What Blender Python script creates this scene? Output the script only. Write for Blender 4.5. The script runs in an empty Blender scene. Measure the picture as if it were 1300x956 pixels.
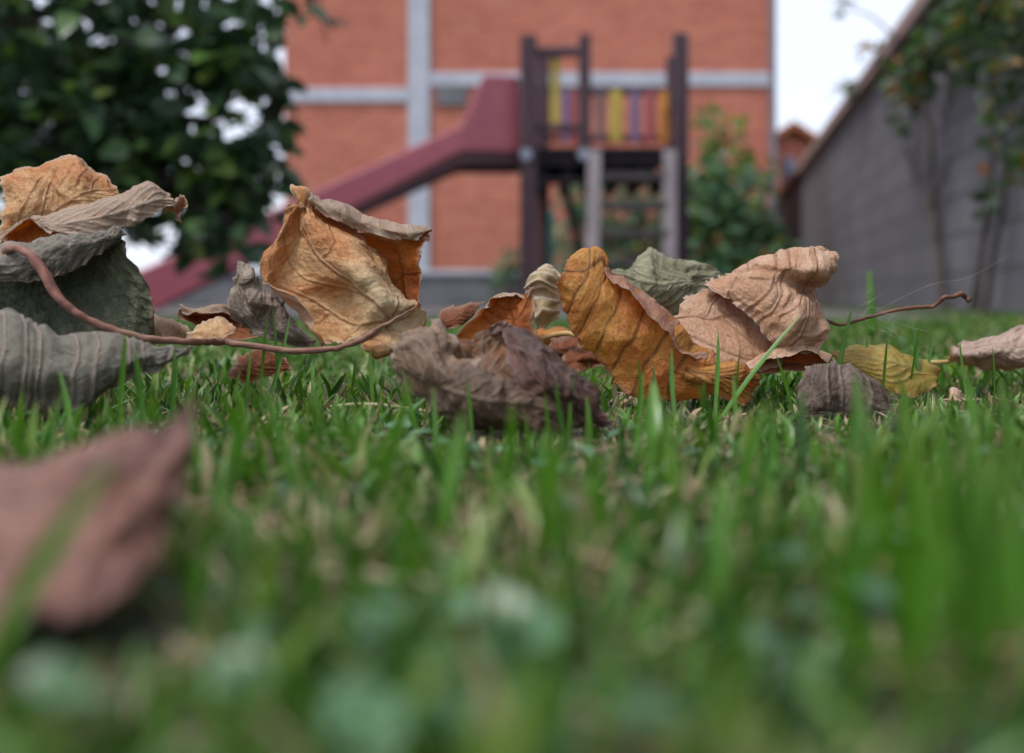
import bpy, math, random
import numpy as np
from mathutils import Vector

random.seed(7)
rng = np.random.default_rng(11)
R = math.radians
F = 1444.0      # focal length in photograph pixels
CX, HY = 650.0, 385.0
CAMH = 0.055    # the lens sits 5.5 cm above the soil
scene = bpy.context.scene
col = scene.collection

def at(px, py, d):
    return ((px - CX) / F * d, d, CAMH + (HY - py) / F * d)

# ------------------------------------------------------------------ naming helpers
def tag(o, label=None, cat=None, group=None, kind=None):
    if label: o['label'] = label
    if cat: o['category'] = cat
    if group: o['group'] = group
    if kind: o['kind'] = kind
    return o

def empty(name, loc, label=None, cat=None, group=None, rz=0.0):
    o = bpy.data.objects.new(name, None)
    o.empty_display_size = 0.02
    o.location = loc
    o.rotation_euler = (0, 0, rz)
    col.objects.link(o)
    tag(o, label, cat, group)
    return o

def link_mesh(name, me, mats, parent=None, smooth=True):
    o = bpy.data.objects.new(name, me)
    for m in (mats if isinstance(mats, (list, tuple)) else [mats]):
        me.materials.append(m)
    if smooth:
        me.polygons.foreach_set('use_smooth', np.ones(len(me.polygons), dtype=bool))
    col.objects.link(o)
    if parent is not None:
        o.parent = parent
        o.location = -Vector(parent.location) if parent.rotation_euler[2] == 0 else o.location
    return o

def mesh_arrays(name, V, Q, attrs=None, matidx=None, tri=None):
    """vertices Nx3, quads Mx4 (and optional triangles) -> mesh"""
    me = bpy.data.meshes.new(name)
    V = np.asarray(V, dtype=np.float32); Q = np.asarray(Q, dtype=np.int32)
    nt = 0 if tri is None else len(tri)
    me.vertices.add(len(V)); me.vertices.foreach_set('co', V.ravel())
    loops = Q.ravel()
    starts = np.arange(len(Q)) * 4
    if nt:
        tri = np.asarray(tri, dtype=np.int32)
        starts = np.concatenate([starts, len(Q) * 4 + np.arange(nt) * 3])
        loops = np.concatenate([loops, tri.ravel()])
    me.loops.add(len(loops)); me.loops.foreach_set('vertex_index', loops)
    me.polygons.add(len(Q) + nt)
    me.polygons.foreach_set('loop_start', starts.astype(np.int32))
    if matidx is not None:
        me.polygons.foreach_set('material_index', np.asarray(matidx, dtype=np.int32))
    me.update(calc_edges=True)
    for k, a in (attrs or {}).items():
        a = np.asarray(a, dtype=np.float32)
        if a.ndim == 1:
            at_ = me.attributes.new(k, 'FLOAT', 'POINT'); at_.data.foreach_set('value', a)
        else:
            at_ = me.attributes.new(k, 'FLOAT_VECTOR', 'POINT'); at_.data.foreach_set('vector', a.ravel())
    me.validate()
    return me

# ------------------------------------------------------------------ numpy noise
def _hash(ix, iy, iz, seed):
    h = (ix.astype(np.int64) * 374761393 + iy.astype(np.int64) * 668265263 + iz.astype(np.int64) * 2147483647 + seed * 974634777) & 0xffffffff
    h = ((h ^ (h >> 13)) * 1274126177) & 0xffffffff
    h = (h ^ (h >> 16)) & 0xffffffff
    return h / 4294967295.0 * 2 - 1

def vnoise(P, scale, seed=0):
    p = P / scale
    i = np.floor(p).astype(np.int64); f = p - i
    f = f * f * f * (f * (f * 6 - 15) + 10)
    r = 0
    for dx in (0, 1):
        for dy in (0, 1):
            for dz in (0, 1):
                w = (f[:, 0] if dx else 1 - f[:, 0]) * (f[:, 1] if dy else 1 - f[:, 1]) * (f[:, 2] if dz else 1 - f[:, 2])
                r = r + w * _hash(i[:, 0] + dx, i[:, 1] + dy, i[:, 2] + dz, seed)
    return r

def ridged(P, scale, seed=0):
    return 1 - 2 * np.minimum(1, np.abs(vnoise(P, scale, seed)) * 1.8)

# ------------------------------------------------------------------ materials
def new_mat(name):
    m = bpy.data.materials.new(name); m.use_nodes = True
    nt = m.node_tree; nt.nodes.clear()
    return m, nt

class NT:
    def __init__(s, nt): s.nt = nt
    def n(s, t, **kw):
        x = s.nt.nodes.new(t)
        for k, v in kw.items(): setattr(x, k, v)
        return x
    def l(s, a, b): s.nt.links.new(a, b)
    def val(s, sock, v):
        if hasattr(v, 'bl_idname') or isinstance(v, bpy.types.NodeSocket): s.l(v, sock)
        else: sock.default_value = v
    def math(s, op, a, b=None, clamp=False):
        x = s.n('ShaderNodeMath', operation=op); x.use_clamp = clamp
        s.val(x.inputs[0], a)
        if b is not None: s.val(x.inputs[1], b)
        return x.outputs[0]
    def mix(s, f, a, b, blend='MIX'):
        x = s.n('ShaderNodeMix', data_type='RGBA', blend_type=blend)
        s.val(x.inputs[0], f); s.val(x.inputs[6], c4(a)); s.val(x.inputs[7], c4(b))
        return x.outputs[2]
    def noise(s, vec, scale, detail=4, rough=.55, out=0):
        x = s.n('ShaderNodeTexNoise'); x.inputs['Scale'].default_value = scale
        x.inputs['Detail'].default_value = detail; x.inputs['Roughness'].default_value = rough
        if vec is not None: s.l(vec, x.inputs['Vector'])
        return x.outputs[out]
    def ramp(s, f, stops):
        x = s.n('ShaderNodeValToRGB'); e = x.color_ramp.elements
        while len(e) < len(stops): e.new(.5)
        for i, (p, c) in enumerate(stops):
            e[i].position = p; e[i].color = c4(c)
        s.l(f, x.inputs[0]); return x.outputs[0]
    def mr(s, v, a, b, c=0., d=1.):
        x = s.n('ShaderNodeMapRange'); s.l(v, x.inputs[0])
        for i, q in enumerate((a, b, c, d)): x.inputs[i + 1].default_value = q
        return x.outputs[0]

def c4(c):
    if isinstance(c, (tuple, list)) and len(c) == 3: return (c[0], c[1], c[2], 1)
    if isinstance(c, (int, float)): return (c, c, c, 1)
    return c

def leaf_mat(name, c1, c2, c3, vein, edge, transl=.3, rough=.62, spots=.5, bump=.5, veinmix=.8, seed=0., gloss=.5):
    m, nt = new_mat(name); N = NT(nt)
    co = N.n('ShaderNodeAttribute', attribute_name='rest').outputs['Vector']
    mp = N.n('ShaderNodeVectorMath', operation='ADD'); N.l(co, mp.inputs[0]); mp.inputs[1].default_value = (seed * .37, seed * .71, seed * .13)
    v = mp.outputs[0]
    va = N.n('ShaderNodeAttribute', attribute_name='vein').outputs['Fac']
    ea = N.n('ShaderNodeAttribute', attribute_name='edge').outputs['Fac']
    big = N.noise(v, 38, 5, .6)
    med = N.noise(v, 160, 5, .65)
    fin = N.noise(v, 900, 4, .7)
    base = N.mix(N.mr(big, .43, .57), c1, c2)
    base = N.mix(N.mr(med, .5, .68, 0, .75), base, c3)
    # fine reticulate veins
    vo = N.n('ShaderNodeTexVoronoi', feature='DISTANCE_TO_EDGE'); vo.inputs['Scale'].default_value = 420
    wv = N.n('ShaderNodeVectorMath', operation='ADD'); N.l(v, wv.inputs[0])
    nc = N.n('ShaderNodeTexNoise'); nc.inputs['Scale'].default_value = 300; N.l(v, nc.inputs['Vector'])
    sc = N.n('ShaderNodeVectorMath', operation='SCALE'); N.l(nc.outputs[1], sc.inputs[0]); sc.inputs['Scale'].default_value = .0018
    N.l(sc.outputs[0], wv.inputs[1]); N.l(wv.outputs[0], vo.inputs['Vector'])
    ret = N.mr(vo.outputs[0], 0.0, .09, 1, 0)
    vo2 = N.n('ShaderNodeTexVoronoi', feature='DISTANCE_TO_EDGE'); vo2.inputs['Scale'].default_value = 1100; N.l(wv.outputs[0], vo2.inputs['Vector'])
    ret2 = N.mr(vo2.outputs[0], 0.0, .12, 1, 0)
    base = N.mix(N.math('MULTIPLY', ret, .30), base, vein)
    base = N.mix(N.math('MULTIPLY', ret2, .13), base, vein)
    base = N.mix(N.mr(fin, .45, .75, 0, .25), base, (c1[0] * .45, c1[1] * .4, c1[2] * .4))
    # dark specks
    sp = N.noise(v, 260, 2, .5)
    spm = N.mr(sp, .70, .76, 0, spots)
    base = N.mix(spm, base, (.05, .028, .016))
    pa = N.n('ShaderNodeAttribute', attribute_name='pale').outputs['Fac']
    base = N.mix(N.math('MULTIPLY', pa, .7), base, (.66, .60, .40))
    base = N.mix(N.math('MULTIPLY', va, veinmix), base, vein)
    base = N.mix(N.math('MULTIPLY', ea, .75), base, edge)
    h = N.math('ADD', N.math('MULTIPLY', va, 1.2), N.math('MULTIPLY', fin, .5))
    h = N.math('ADD', h, N.math('MULTIPLY', ret, .35))
    h = N.math('ADD', h, N.math('MULTIPLY', ret2, .12))
    h = N.math('ADD', h, N.math('MULTIPLY', med, 1.2))
    b = N.n('ShaderNodeBump'); b.inputs['Strength'].default_value = bump; b.inputs['Distance'].default_value = .0008
    N.l(h, b.inputs['Height'])
    p = N.n('ShaderNodeBsdfPrincipled'); N.l(base, p.inputs['Base Color']); N.l(b.outputs[0], p.inputs['Normal'])
    N.l(N.mr(med, .3, .7, rough - .2, rough + .08), p.inputs['Roughness'])
    p.inputs['Specular IOR Level'].default_value = gloss
    t = N.n('ShaderNodeBsdfTranslucent'); N.l(b.outputs[0], t.inputs['Normal'])
    tc = N.n('ShaderNodeHueSaturation'); tc.inputs['Saturation'].default_value = 1.25; tc.inputs['Value'].default_value = 1.3
    N.l(base, tc.inputs['Color']); N.l(tc.outputs[0], t.inputs['Color'])
    ms = N.n('ShaderNodeMixShader'); ms.inputs[0].default_value = min(.6, transl * 1.35)
    N.l(p.outputs[0], ms.inputs[1]); N.l(t.outputs[0], ms.inputs[2])
    o = N.n('ShaderNodeOutputMaterial'); N.l(ms.outputs[0], o.inputs[0])
    return m

def simple_mat(name, c1, c2, scale=5., rough=.7, bump=.2, bdist=.01, spec=.3, detail=5, stretch=None, metal=0.):
    m, nt = new_mat(name); N = NT(nt)
    tc = N.n('ShaderNodeTexCoord').outputs['Object']
    if stretch:
        mp = N.n('ShaderNodeMapping'); mp.inputs['Scale'].default_value = stretch; N.l(tc, mp.inputs[0]); tc = mp.outputs[0]
    a = N.noise(tc, scale, detail, .6)
    b2 = N.noise(tc, scale * 6, detail, .65)
    base = N.mix(N.mr(a, .38, .62), c1, c2)
    base = N.mix(N.mr(b2, .4, .7, 0, .45), base, tuple(x * .55 for x in c1))
    b = N.n('ShaderNodeBump'); b.inputs['Strength'].default_value = bump; b.inputs['Distance'].default_value = bdist; N.l(b2, b.inputs['Height'])
    p = N.n('ShaderNodeBsdfPrincipled'); N.l(base, p.inputs['Base Color']); N.l(b.outputs[0], p.inputs['Normal'])
    N.l(N.mr(b2, .3, .7, max(.05, rough - .12), min(1, rough + .12)), p.inputs['Roughness'])
    p.inputs['Specular IOR Level'].default_value = spec; p.inputs['Metallic'].default_value = metal
    o = N.n('ShaderNodeOutputMaterial'); N.l(p.outputs[0], o.inputs[0])
    return m

def blade_mat(name, stops, transl=.35, rough=.4, spec=.5, tipc=None):
    """foliage / grass: colour from the per-blade random attribute"""
    m, nt = new_mat(name); N = NT(nt)
    r = N.n('ShaderNodeAttribute', attribute_name='rnd').outputs['Fac']
    h = N.n('ShaderNodeAttribute', attribute_name='along').outputs['Fac']
    base = N.ramp(r, stops)
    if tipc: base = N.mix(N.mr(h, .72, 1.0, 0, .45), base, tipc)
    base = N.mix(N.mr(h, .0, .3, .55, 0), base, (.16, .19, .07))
    tc = N.n('ShaderNodeTexCoord').outputs['Object']
    nz = N.noise(tc, 120, 3, .6)
    base = N.mix(N.mr(nz, .45, .75, 0, .25), base, (.02, .04, .01))
    p = N.n('ShaderNodeBsdfPrincipled'); N.l(base, p.inputs['Base Color']); p.inputs['Roughness'].default_value = rough
    p.inputs['Specular IOR Level'].default_value = spec
    t = N.n('ShaderNodeBsdfTranslucent')
    hs = N.n('ShaderNodeHueSaturation'); hs.inputs['Saturation'].default_value = 1.1; hs.inputs['Value'].default_value = 1.5; N.l(base, hs.inputs['Color'])
    N.l(hs.outputs[0], t.inputs['Color'])
    ms = N.n('ShaderNodeMixShader'); ms.inputs[0].default_value = transl
    N.l(p.outputs[0], ms.inputs[1]); N.l(t.outputs[0], ms.inputs[2])
    o = N.n('ShaderNodeOutputMaterial'); N.l(ms.outputs[0], o.inputs[0])
    return m

# ------------------------------------------------------------------ crumpled leaf patches
def cr_matrix(n, m):
    """Catmull-Rom interpolation matrix: m samples over n control points"""
    M = np.zeros((m, n))
    for k, u in enumerate(np.linspace(0, n - 1, m)):
        i = min(int(u), n - 2); t = u - i
        w = (-.5 * t + t * t - .5 * t ** 3, 1 - 2.5 * t * t + 1.5 * t ** 3, .5 * t + 2 * t * t - 1.5 * t ** 3, -.5 * t * t + .5 * t ** 3)
        for j, ww in zip((i - 1, i, i + 1, i + 2), w):
            if j < 0:
                M[k, 0] += 2 * ww; M[k, 1] -= ww
            elif j > n - 1:
                M[k, n - 1] += 2 * ww; M[k, n - 2] -= ww
            else: M[k, j] += ww
    return M

def seg_dist(S, T, poly, base=None):
    d = np.full(S.shape, 1e9)
    for (a, b) in zip(poly[:-1], poly[1:]):
        ax, ay = a; bx, by = b
        vx, vy = bx - ax, by - ay; L = vx * vx + vy * vy + 1e-12
        t = np.clip(((S - ax) * vx + (T - ay) * vy) / L, 0, 1)
        d = np.minimum(d, np.hypot(S - ax - t * vx, T - ay - t * vy))
    return d

def pinnate(base, tip, n=6, ang=50, L=.7, bend=.25, sides=(1, -1), start=.08):
    """midrib + lateral veins in patch space (0..1, 0..1)"""
    b = np.array(base, float); t = np.array(tip, float); ax = t - b; ln = np.linalg.norm(ax); u = ax / ln
    nrm = np.array((-u[1], u[0])); out = [([tuple(b), tuple(b + ax * .5), tuple(t)], 1.0)]
    for k in range(n):
        f = start + (1 - start) * k / n
        for sd in sides:
            p0 = b + ax * (f + (.02 if sd > 0 else 0)); pts = [tuple(p0)]
            a = R(ang)
            ll = L * (1 - .45 * f)
            for q in range(1, 6):
                a2 = a - R(ang) * bend * q / 5 * 2
                p0 = p0 + (u * math.cos(a2) + nrm * sd * math.sin(a2)) * ll / 5
                pts.append(tuple(p0))
            out.append((pts, .55))
    return out

LEAF_FOOT = []   # samples (x, y, z) of all leaves, used to keep grass from growing through them

def patch(rows, base_d, org=(0, 0), s=1.0, veins=None, crumple=1.0, seed=0, edge_wave=1.0, dens=.00042, thick=.0002, flip=False, vein_h=.00035, vw=.0006, edge_w=.0016, pillow=.0005, zmin=.004, maxn=230, dzs=1.0, mo=0, pale=()):
    """rows of (x, y, depth offset in cm) control points, in photo-crop coordinates -> shell arrays"""
    nr = len(rows); nc = len(rows[0])
    C = np.zeros((nr, nc, 3))
    for i, r_ in enumerate(rows):
        assert len(r_) == nc, (seed, i, len(r_), nc)
        for j, (x, y, dz) in enumerate(r_):
            C[i, j] = at(org[0] + x / s, org[1] + y / s, base_d + dz * .01 * dzs)
    wid = np.mean(np.sum(np.linalg.norm(np.diff(C, axis=1), axis=2), axis=1))
    hei = np.mean(np.sum(np.linalg.norm(np.diff(C, axis=0), axis=2), axis=0))
    n = int(min(maxn, max(24, wid / dens))); m = int(min(maxn, max(24, hei / dens)))
    A = cr_matrix(nr, m); B = cr_matrix(nc, n)
    P = np.einsum('ai,bj,ijk->abk', A, B, C)
    S, T = np.meshgrid(np.linspace(0, 1, n), np.linspace(0, 1, m))
    def normals(P):
        du = np.gradient(P, axis=1); dv = np.gradient(P, axis=0)
        N = np.cross(du, dv); return N / (np.linalg.norm(N, axis=2, keepdims=True) + 1e-12)
    N0 = normals(P)
    front = 1.0 if N0[..., 1].mean() < 0 else -1.0
    if flip: front = -front
    N0 = N0 * front
    rest = np.stack([S * wid, T * hei, np.full(S.shape, seed * .173)], axis=2)
    rf = rest.reshape(-1, 3)
    vein = np.zeros(S.shape); dmin = np.full(S.shape, 1.0)
    if veins:
        SS, TT = S * wid, T * hei
        wob = vnoise(rf, .006, seed + 5).reshape(S.shape) * .0007
        for poly, w in veins:
            pl = [(a * wid, b * hei) for a, b in poly]
            d = seg_dist(SS + wob, TT - wob, pl)
            vein = np.maximum(vein, np.exp(-(d / (vw * (.55 + w))) ** 2) * (.45 + .55 * w))
            dmin = np.minimum(dmin, d)
    wq = .35 + .3 * math.sin(seed * 1.7); ra = rf.copy(); ra[:, 0] = rf[:, 0] * math.cos(wq) + rf[:, 1] * math.sin(wq); ra[:, 1] = (rf[:, 1] * math.cos(wq) - rf[:, 0] * math.sin(wq)) * .6
    disp = crumple * (.0012 * vnoise(rf, .019, seed) + .0005 * ridged(rf, .012, seed + 1) * (.5 + .5 * vnoise(rf, .02, seed + 9)) + .00020 * ridged(rf, .0066, seed + 2) * (.5 + .9 * vnoise(rf, .012, seed + 4)) + .00010 * ridged(rf, .0032, seed + 14) + .00009 * vnoise(rf, .0017, seed + 3)).reshape(S.shape)
    gc = np.random.default_rng(seed * 7 + 1); X_, Y_ = rf[:, 0], rf[:, 1]; cr = 0
    wob1 = .0022 * vnoise(rf, .010, seed + 31); wob2 = .0022 * vnoise(rf, .012, seed + 32)
    for q_ in range(9):
        th_ = gc.uniform(0, np.pi); c0_ = gc.uniform(.1, .9) * wid * math.cos(th_) + gc.uniform(.1, .9) * hei * math.sin(th_)
        dd = np.abs(X_ * math.cos(th_) + Y_ * math.sin(th_) - c0_ + (wob1 if q_ % 2 else wob2)); w_ = gc.uniform(.003, .0075)
        msk = np.clip(.5 + 1.6 * vnoise(rf, .022, seed + 40 + q_), 0, 1)
        cr = cr + gc.choice((-1, 1)) * gc.uniform(.14, .30) * (w_ - np.minimum(dd, w_)) * msk
    disp = disp + min(crumple, 1.8) * .75 * cr.reshape(S.shape)
    if veins:
        disp = disp + pillow * np.minimum(1, dmin / .004) - vein * vein_h * (-1)
    ed = np.minimum(np.minimum(S, 1 - S) * wid, np.minimum(T, 1 - T) * hei)
    wave = np.exp(-ed / .006)
    disp = disp + edge_wave * wave * (.0022 * vnoise(rf, .009, seed + 7) + .0012 * vnoise(rf, .004, seed + 8)).reshape(S.shape)
    P = P + N0 * disp[..., None]
    # ragged margin: small in-plane shift close to the border
    du = np.gradient(P, axis=1); du /= np.linalg.norm(du, axis=2, keepdims=True) + 1e-12
    dv = np.gradient(P, axis=0); dv /= np.linalg.norm(dv, axis=2, keepdims=True) + 1e-12
    rag = (.0013 * vnoise(rf, .0055, seed + 11) + .0008 * vnoise(rf, .0019, seed + 12)).reshape(S.shape)
    P = P + (du * rag[..., None] + dv * rag[..., None]) * np.exp(-ed / .002)[..., None] * edge_wave
    P[..., 2] = np.maximum(P[..., 2], zmin)
    N1 = normals(P) * front
    edge = np.exp(-(ed / edge_w) ** 2)
    pl_ = np.zeros(S.shape)
    for (a, b, r_) in pale:
        pl_ = np.maximum(pl_, np.exp(-(((S - a) * wid) ** 2 + ((T - b) * hei) ** 2) / (r_ * r_) * (1 + .5 * vnoise(rf, .01, seed + 20).reshape(S.shape))))
    th = thick * .5
    Va = (P + N1 * th).reshape(-1, 3); Vb = (P - N1 * th).reshape(-1, 3)
    idx = np.arange(n * m).reshape(m, n)
    q = np.stack([idx[:-1, :-1], idx[:-1, 1:], idx[1:, 1:], idx[1:, :-1]], axis=2).reshape(-1, 4)
    off = n * m
    if front > 0: qa, qb = q, q[:, ::-1] + off
    else: qa, qb = q[:, ::-1], q + off
    ring = np.concatenate([idx[0, :], idx[1:, -1], idx[-1, -2::-1], idx[-2:0:-1, 0]])
    nx = np.roll(ring, -1)
    qr = np.stack([ring, ring + off, nx + off, nx], axis=1)
    if front < 0: qr = qr[:, ::-1]
    V = np.concatenate([Va, Vb]); Q = np.concatenate([qa, qb, qr])
    mi = np.concatenate([np.zeros(len(qa)), np.ones(len(qb)), np.ones(len(qr))]).astype(int) + mo
    LEAF_FOOT.append(P[::3, ::3].reshape(-1, 3))
    return V, Q, mi, np.tile(vein.ravel(), 2), np.tile(edge.ravel(), 2), np.tile(rf, (2, 1)), np.tile(pl_.ravel(), 2)

def join_patches(name, ps, mats, parent=None):
    V = []; Q = []; mi = []; ve = []; ed = []; re = []; pa = []; o = 0
    for p in ps:
        V.append(p[0]); Q.append(p[1] + o); mi.append(p[2]); ve.append(p[3]); ed.append(p[4]); re.append(p[5]); pa.append(p[6]); o += len(p[0])
    me = mesh_arrays(name, np.concatenate(V), np.concatenate(Q), {'vein': np.concatenate(ve), 'edge': np.concatenate(ed), 'rest': np.concatenate(re), 'pale': np.concatenate(pa)}, np.concatenate(mi))
    return link_mesh(name, me, mats, parent)

def tube_arrays(pts, rad, sides=10, sub=6, groove=0., noise_a=0., seed=0):
    pts = np.asarray(pts, float); n = len(pts); m = (n - 1) * sub + 1
    P = cr_matrix(n, m) @ pts
    r = np.interp(np.linspace(0, 1, m), np.linspace(0, 1, len(rad)), rad)
    T = np.gradient(P, axis=0); T /= np.linalg.norm(T, axis=1, keepdims=True) + 1e-12
    up = np.array((0.02, .11, 1.)); A = np.cross(T, up); A /= np.linalg.norm(A, axis=1, keepdims=True) + 1e-9
    Bn = np.cross(A, T)
    th = np.linspace(0, 2 * np.pi, sides, endpoint=False)
    rr = r[:, None] * (1 - groove * np.exp(-((th - np.pi * .5) / .5) ** 2))[None, :]
    V = P[:, None, :] + rr[..., None] * (np.cos(th)[None, :, None] * A[:, None, :] + np.sin(th)[None, :, None] * Bn[:, None, :])
    V = V.reshape(-1, 3)
    if noise_a:
        V = V + noise_a * np.stack([vnoise(V, float(r.mean()) * 2.5, seed + k) for k in range(3)], axis=1)
    idx = np.arange(m * sides).reshape(m, sides)
    nx = np.roll(idx, -1, axis=1)
    Q = np.stack([idx[:-1], nx[:-1], nx[1:], idx[1:]], axis=2).reshape(-1, 4)
    # caps
    c0 = len(V); V = np.concatenate([V, [P[0] - T[0] * r[0] * .3], [P[-1] + T[-1] * r[-1] * .3]])
    tri = [(c0, int(nx[0, k]), int(idx[0, k])) for k in range(sides)] + [(c0 + 1, int(idx[-1, k]), int(nx[-1, k])) for k in range(sides)]
    return V, Q, np.array(tri)

def tube(name, pts, rad, mat, parent=None, **kw):
    V, Q, tri = tube_arrays(pts, rad, **kw)
    me = mesh_arrays(name, V, Q, tri=tri)
    return link_mesh(name, me, mat, parent)

def tubes(name, lst, mat, parent=None, **kw):
    Vs = []; Qs = []; Ts = []; o = 0
    for pts, rad in lst:
        V, Q, t = tube_arrays(pts, rad, **kw)
        Vs.append(V); Qs.append(Q + o); Ts.append(t + o); o += len(V)
    me = mesh_arrays(name, np.concatenate(Vs), np.concatenate(Qs), tri=np.concatenate(Ts))
    return link_mesh(name, me, mat, parent)

LG = 'dry leaves fallen on the lawn'
stalk_m = simple_mat('petiole_skin', (.26, .115, .09), (.30, .18, .12), 45, .55, 1.0, .0007, .25, stretch=(.3, 1, 1))
stalk_y = simple_mat('yellow_petiole_skin', (.55, .38, .13), (.42, .26, .10), 60, .5, .5, .0004, .4)
twig_m = simple_mat('brown_stalk_skin', (.22, .10, .06), (.13, .06, .04), 80, .6, .6, .0004, .3)
straw_m = simple_mat('straw', (.50, .42, .28), (.38, .30, .18), 80, .6, .5, .0003, .3)

def leaf(name, label, ps, mats, stalk=None):
    allp = np.concatenate([p[0] for p in ps]); c = allp.mean(axis=0)
    if stalk is None:
        o = join_patches(name, ps, mats)
        o.location = (0, 0, 0)
        me = o.data
        co = np.empty(len(me.vertices) * 3, np.float32); me.vertices.foreach_get('co', co)
        co = co.reshape(-1, 3) - np.array((c[0], c[1], allp[:, 2].min())); me.vertices.foreach_set('co', co.astype(np.float32).ravel())
        o.location = (c[0], c[1], allp[:, 2].min()); me.update()
        tag(o, label, 'leaf', LG); return o
    e = empty(name, (float(c[0]), float(c[1]), float(allp[:, 2].min())), label, 'leaf', LG)
    join_patches('leaf_blade', ps, mats, e)
    pts, rad, mat, gr = stalk
    tube('petiole', pts, rad, mat, e, sides=14, sub=8, groove=gr, noise_a=rad[0] * .22, seed=3)
    return e

def atc(pts, org, s, d):
    return [at(org[0] + x / s, org[1] + y / s, d + dz * .01) for x, y, dz in pts]

# crop frames used to read coordinates off the photograph
C1 = dict(org=(0, 180), s=2.813); C2 = dict(org=(280, 210), s=3.677); C3 = dict(org=(480, 290), s=3.297)
C4 = dict(org=(680, 290), s=3.25); C5 = dict(org=(1000, 300), s=3.413); CE = dict(org=(180, 180), s=2.955)

# palettes ---------------------------------------------------------
tan_f = leaf_mat('tan_leaf_face', (.70, .33, .12), (.80, .54, .27), (.48, .17, .045), (.33, .14, .06), (.62, .50, .38), .30, .58, .35, .7, .55, 1)
tan_b = leaf_mat('tan_leaf_underside', (.50, .34, .22), (.44, .28, .17), (.36, .20, .11), (.55, .42, .30), (.62, .50, .38), .28, .65, .3, .7, .6, 2)
ora_f = leaf_mat('orange_leaf_face', (.66, .24, .04), (.54, .17, .03), (.38, .10, .02), (.16, .05, .015), (.60, .46, .34), .38, .55, .35, .7, .6, 3)
ora_b = leaf_mat('orange_leaf_underside', (.50, .36, .24), (.44, .30, .20), (.34, .20, .12), (.56, .44, .32), (.6, .5, .4), .30, .65, .3, .7, .6, 4)
gry_f = leaf_mat('grey_leaf_underside', (.235, .215, .17), (.17, .165, .13), (.13, .125, .095), (.40, .31, .25), (.33, .25, .19), .20, .7, .35, .8, .7, 5)
gry_b = leaf_mat('dark_green_leaf_face', (.075, .085, .04), (.04, .05, .022), (.16, .165, .095), (.12, .115, .07), (.17, .11, .06), .15, .6, .3, .7, .6, 6)
drk_f = leaf_mat('brown_curled_leaf_face', (.165, .10, .062), (.085, .050, .032), (.32, .21, .14), (.24, .16, .11), (.36, .27, .22), .18, .6, .5, .8, .6, 7)
drk_b = leaf_mat('brown_curled_leaf_back', (.11, .055, .048), (.075, .038, .034), (.16, .075, .05), (.18, .10, .08), (.28, .18, .15), .18, .55, .5, .8, .6, 8)
crm_f = leaf_mat('crumpled_grey_leaf', (.27, .21, .155), (.12, .09, .07), (.36, .29, .22), (.38, .29, .22), (.38, .30, .24), .15, .65, .5, .9, .7, 9)
crm_b = leaf_mat('crumpled_grey_leaf_back', (.05, .042, .04), (.08, .065, .055), (.10, .08, .07), (.12, .1, .08), (.3, .24, .2), .12, .6, .5, .8, .6, 10)
yel_f = leaf_mat('amber_leaf_face', (.80, .46, .13), (.70, .30, .08), (.66, .42, .08), (.17, .055, .02), (.44, .23, .13), .42, .5, .5, .6, .75, 11)
yel_b = leaf_mat('amber_leaf_underside', (.54, .30, .19), (.56, .36, .26), (.42, .21, .12), (.30, .15, .09), (.5, .34, .25), .35, .6, .4, .7, .6, 12)
pnk_f = leaf_mat('beige_pink_leaf_face', (.68, .41, .24), (.77, .53, .36), (.50, .25, .13), (.34, .16, .09), (.66, .52, .42), .28, .6, .45, .7, .6, 13)
pnk_b = leaf_mat('beige_pink_leaf_back', (.42, .17, .06), (.35, .13, .05), (.26, .09, .03), (.2, .08, .04), (.5, .36, .26), .32, .6, .4, .7, .6, 14)
grn_f = leaf_mat('olive_grey_leaf_face', (.34, .33, .20), (.28, .285, .18), (.42, .34, .22), (.44, .40, .28), (.46, .42, .32), .22, .65, .5, 1.0, .5, 15)
str_f = leaf_mat('cream_striped_leaf', (.55, .42, .22), (.48, .33, .14), (.30, .17, .07), (.75, .66, .5), (.68, .58, .45), .28, .55, .3, .6, 1.0, 16)
lem_f = leaf_mat('lemon_leaf_face', (.64, .48, .09), (.46, .38, .08), (.56, .18, .05), (.56, .47, .22), (.42, .2, .08), .35, .55, .4, .6, .5, 17)
lem_b = leaf_mat('lemon_leaf_back', (.50, .42, .12), (.4, .3, .1), (.3, .2, .06), (.5, .4, .2), (.4, .2, .08), .35, .6, .4, .6, .5, 18)
lil_f = leaf_mat('lilac_beige_leaf_face', (.62, .48, .40), (.54, .39, .32), (.68, .55, .45), (.38, .24, .18), (.55, .4, .32), .25, .6, .4, .6, .7, 19)
ros_f = leaf_mat('rose_brown_leaf_face', (.33, .145, .095), (.17, .07, .05), (.42, .23, .17), (.14, .055, .045), (.10, .035, .025), .25, .4, .3, .5, .5, 20, gloss=.6)
red_f = leaf_mat('rust_leaf_face', (.42, .14, .04), (.32, .1, .03), (.22, .08, .04), (.16, .05, .02), (.5, .36, .27), .38, .6, .4, .7, .6, 21)

tan2_f = leaf_mat('greyish_tan_leaf', (.46, .33, .23), (.40, .29, .21), (.50, .30, .16), (.52, .42, .32), (.6, .48, .38), .25, .62, .4, .7, .7, 22)
ora_in = ora_f
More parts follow.
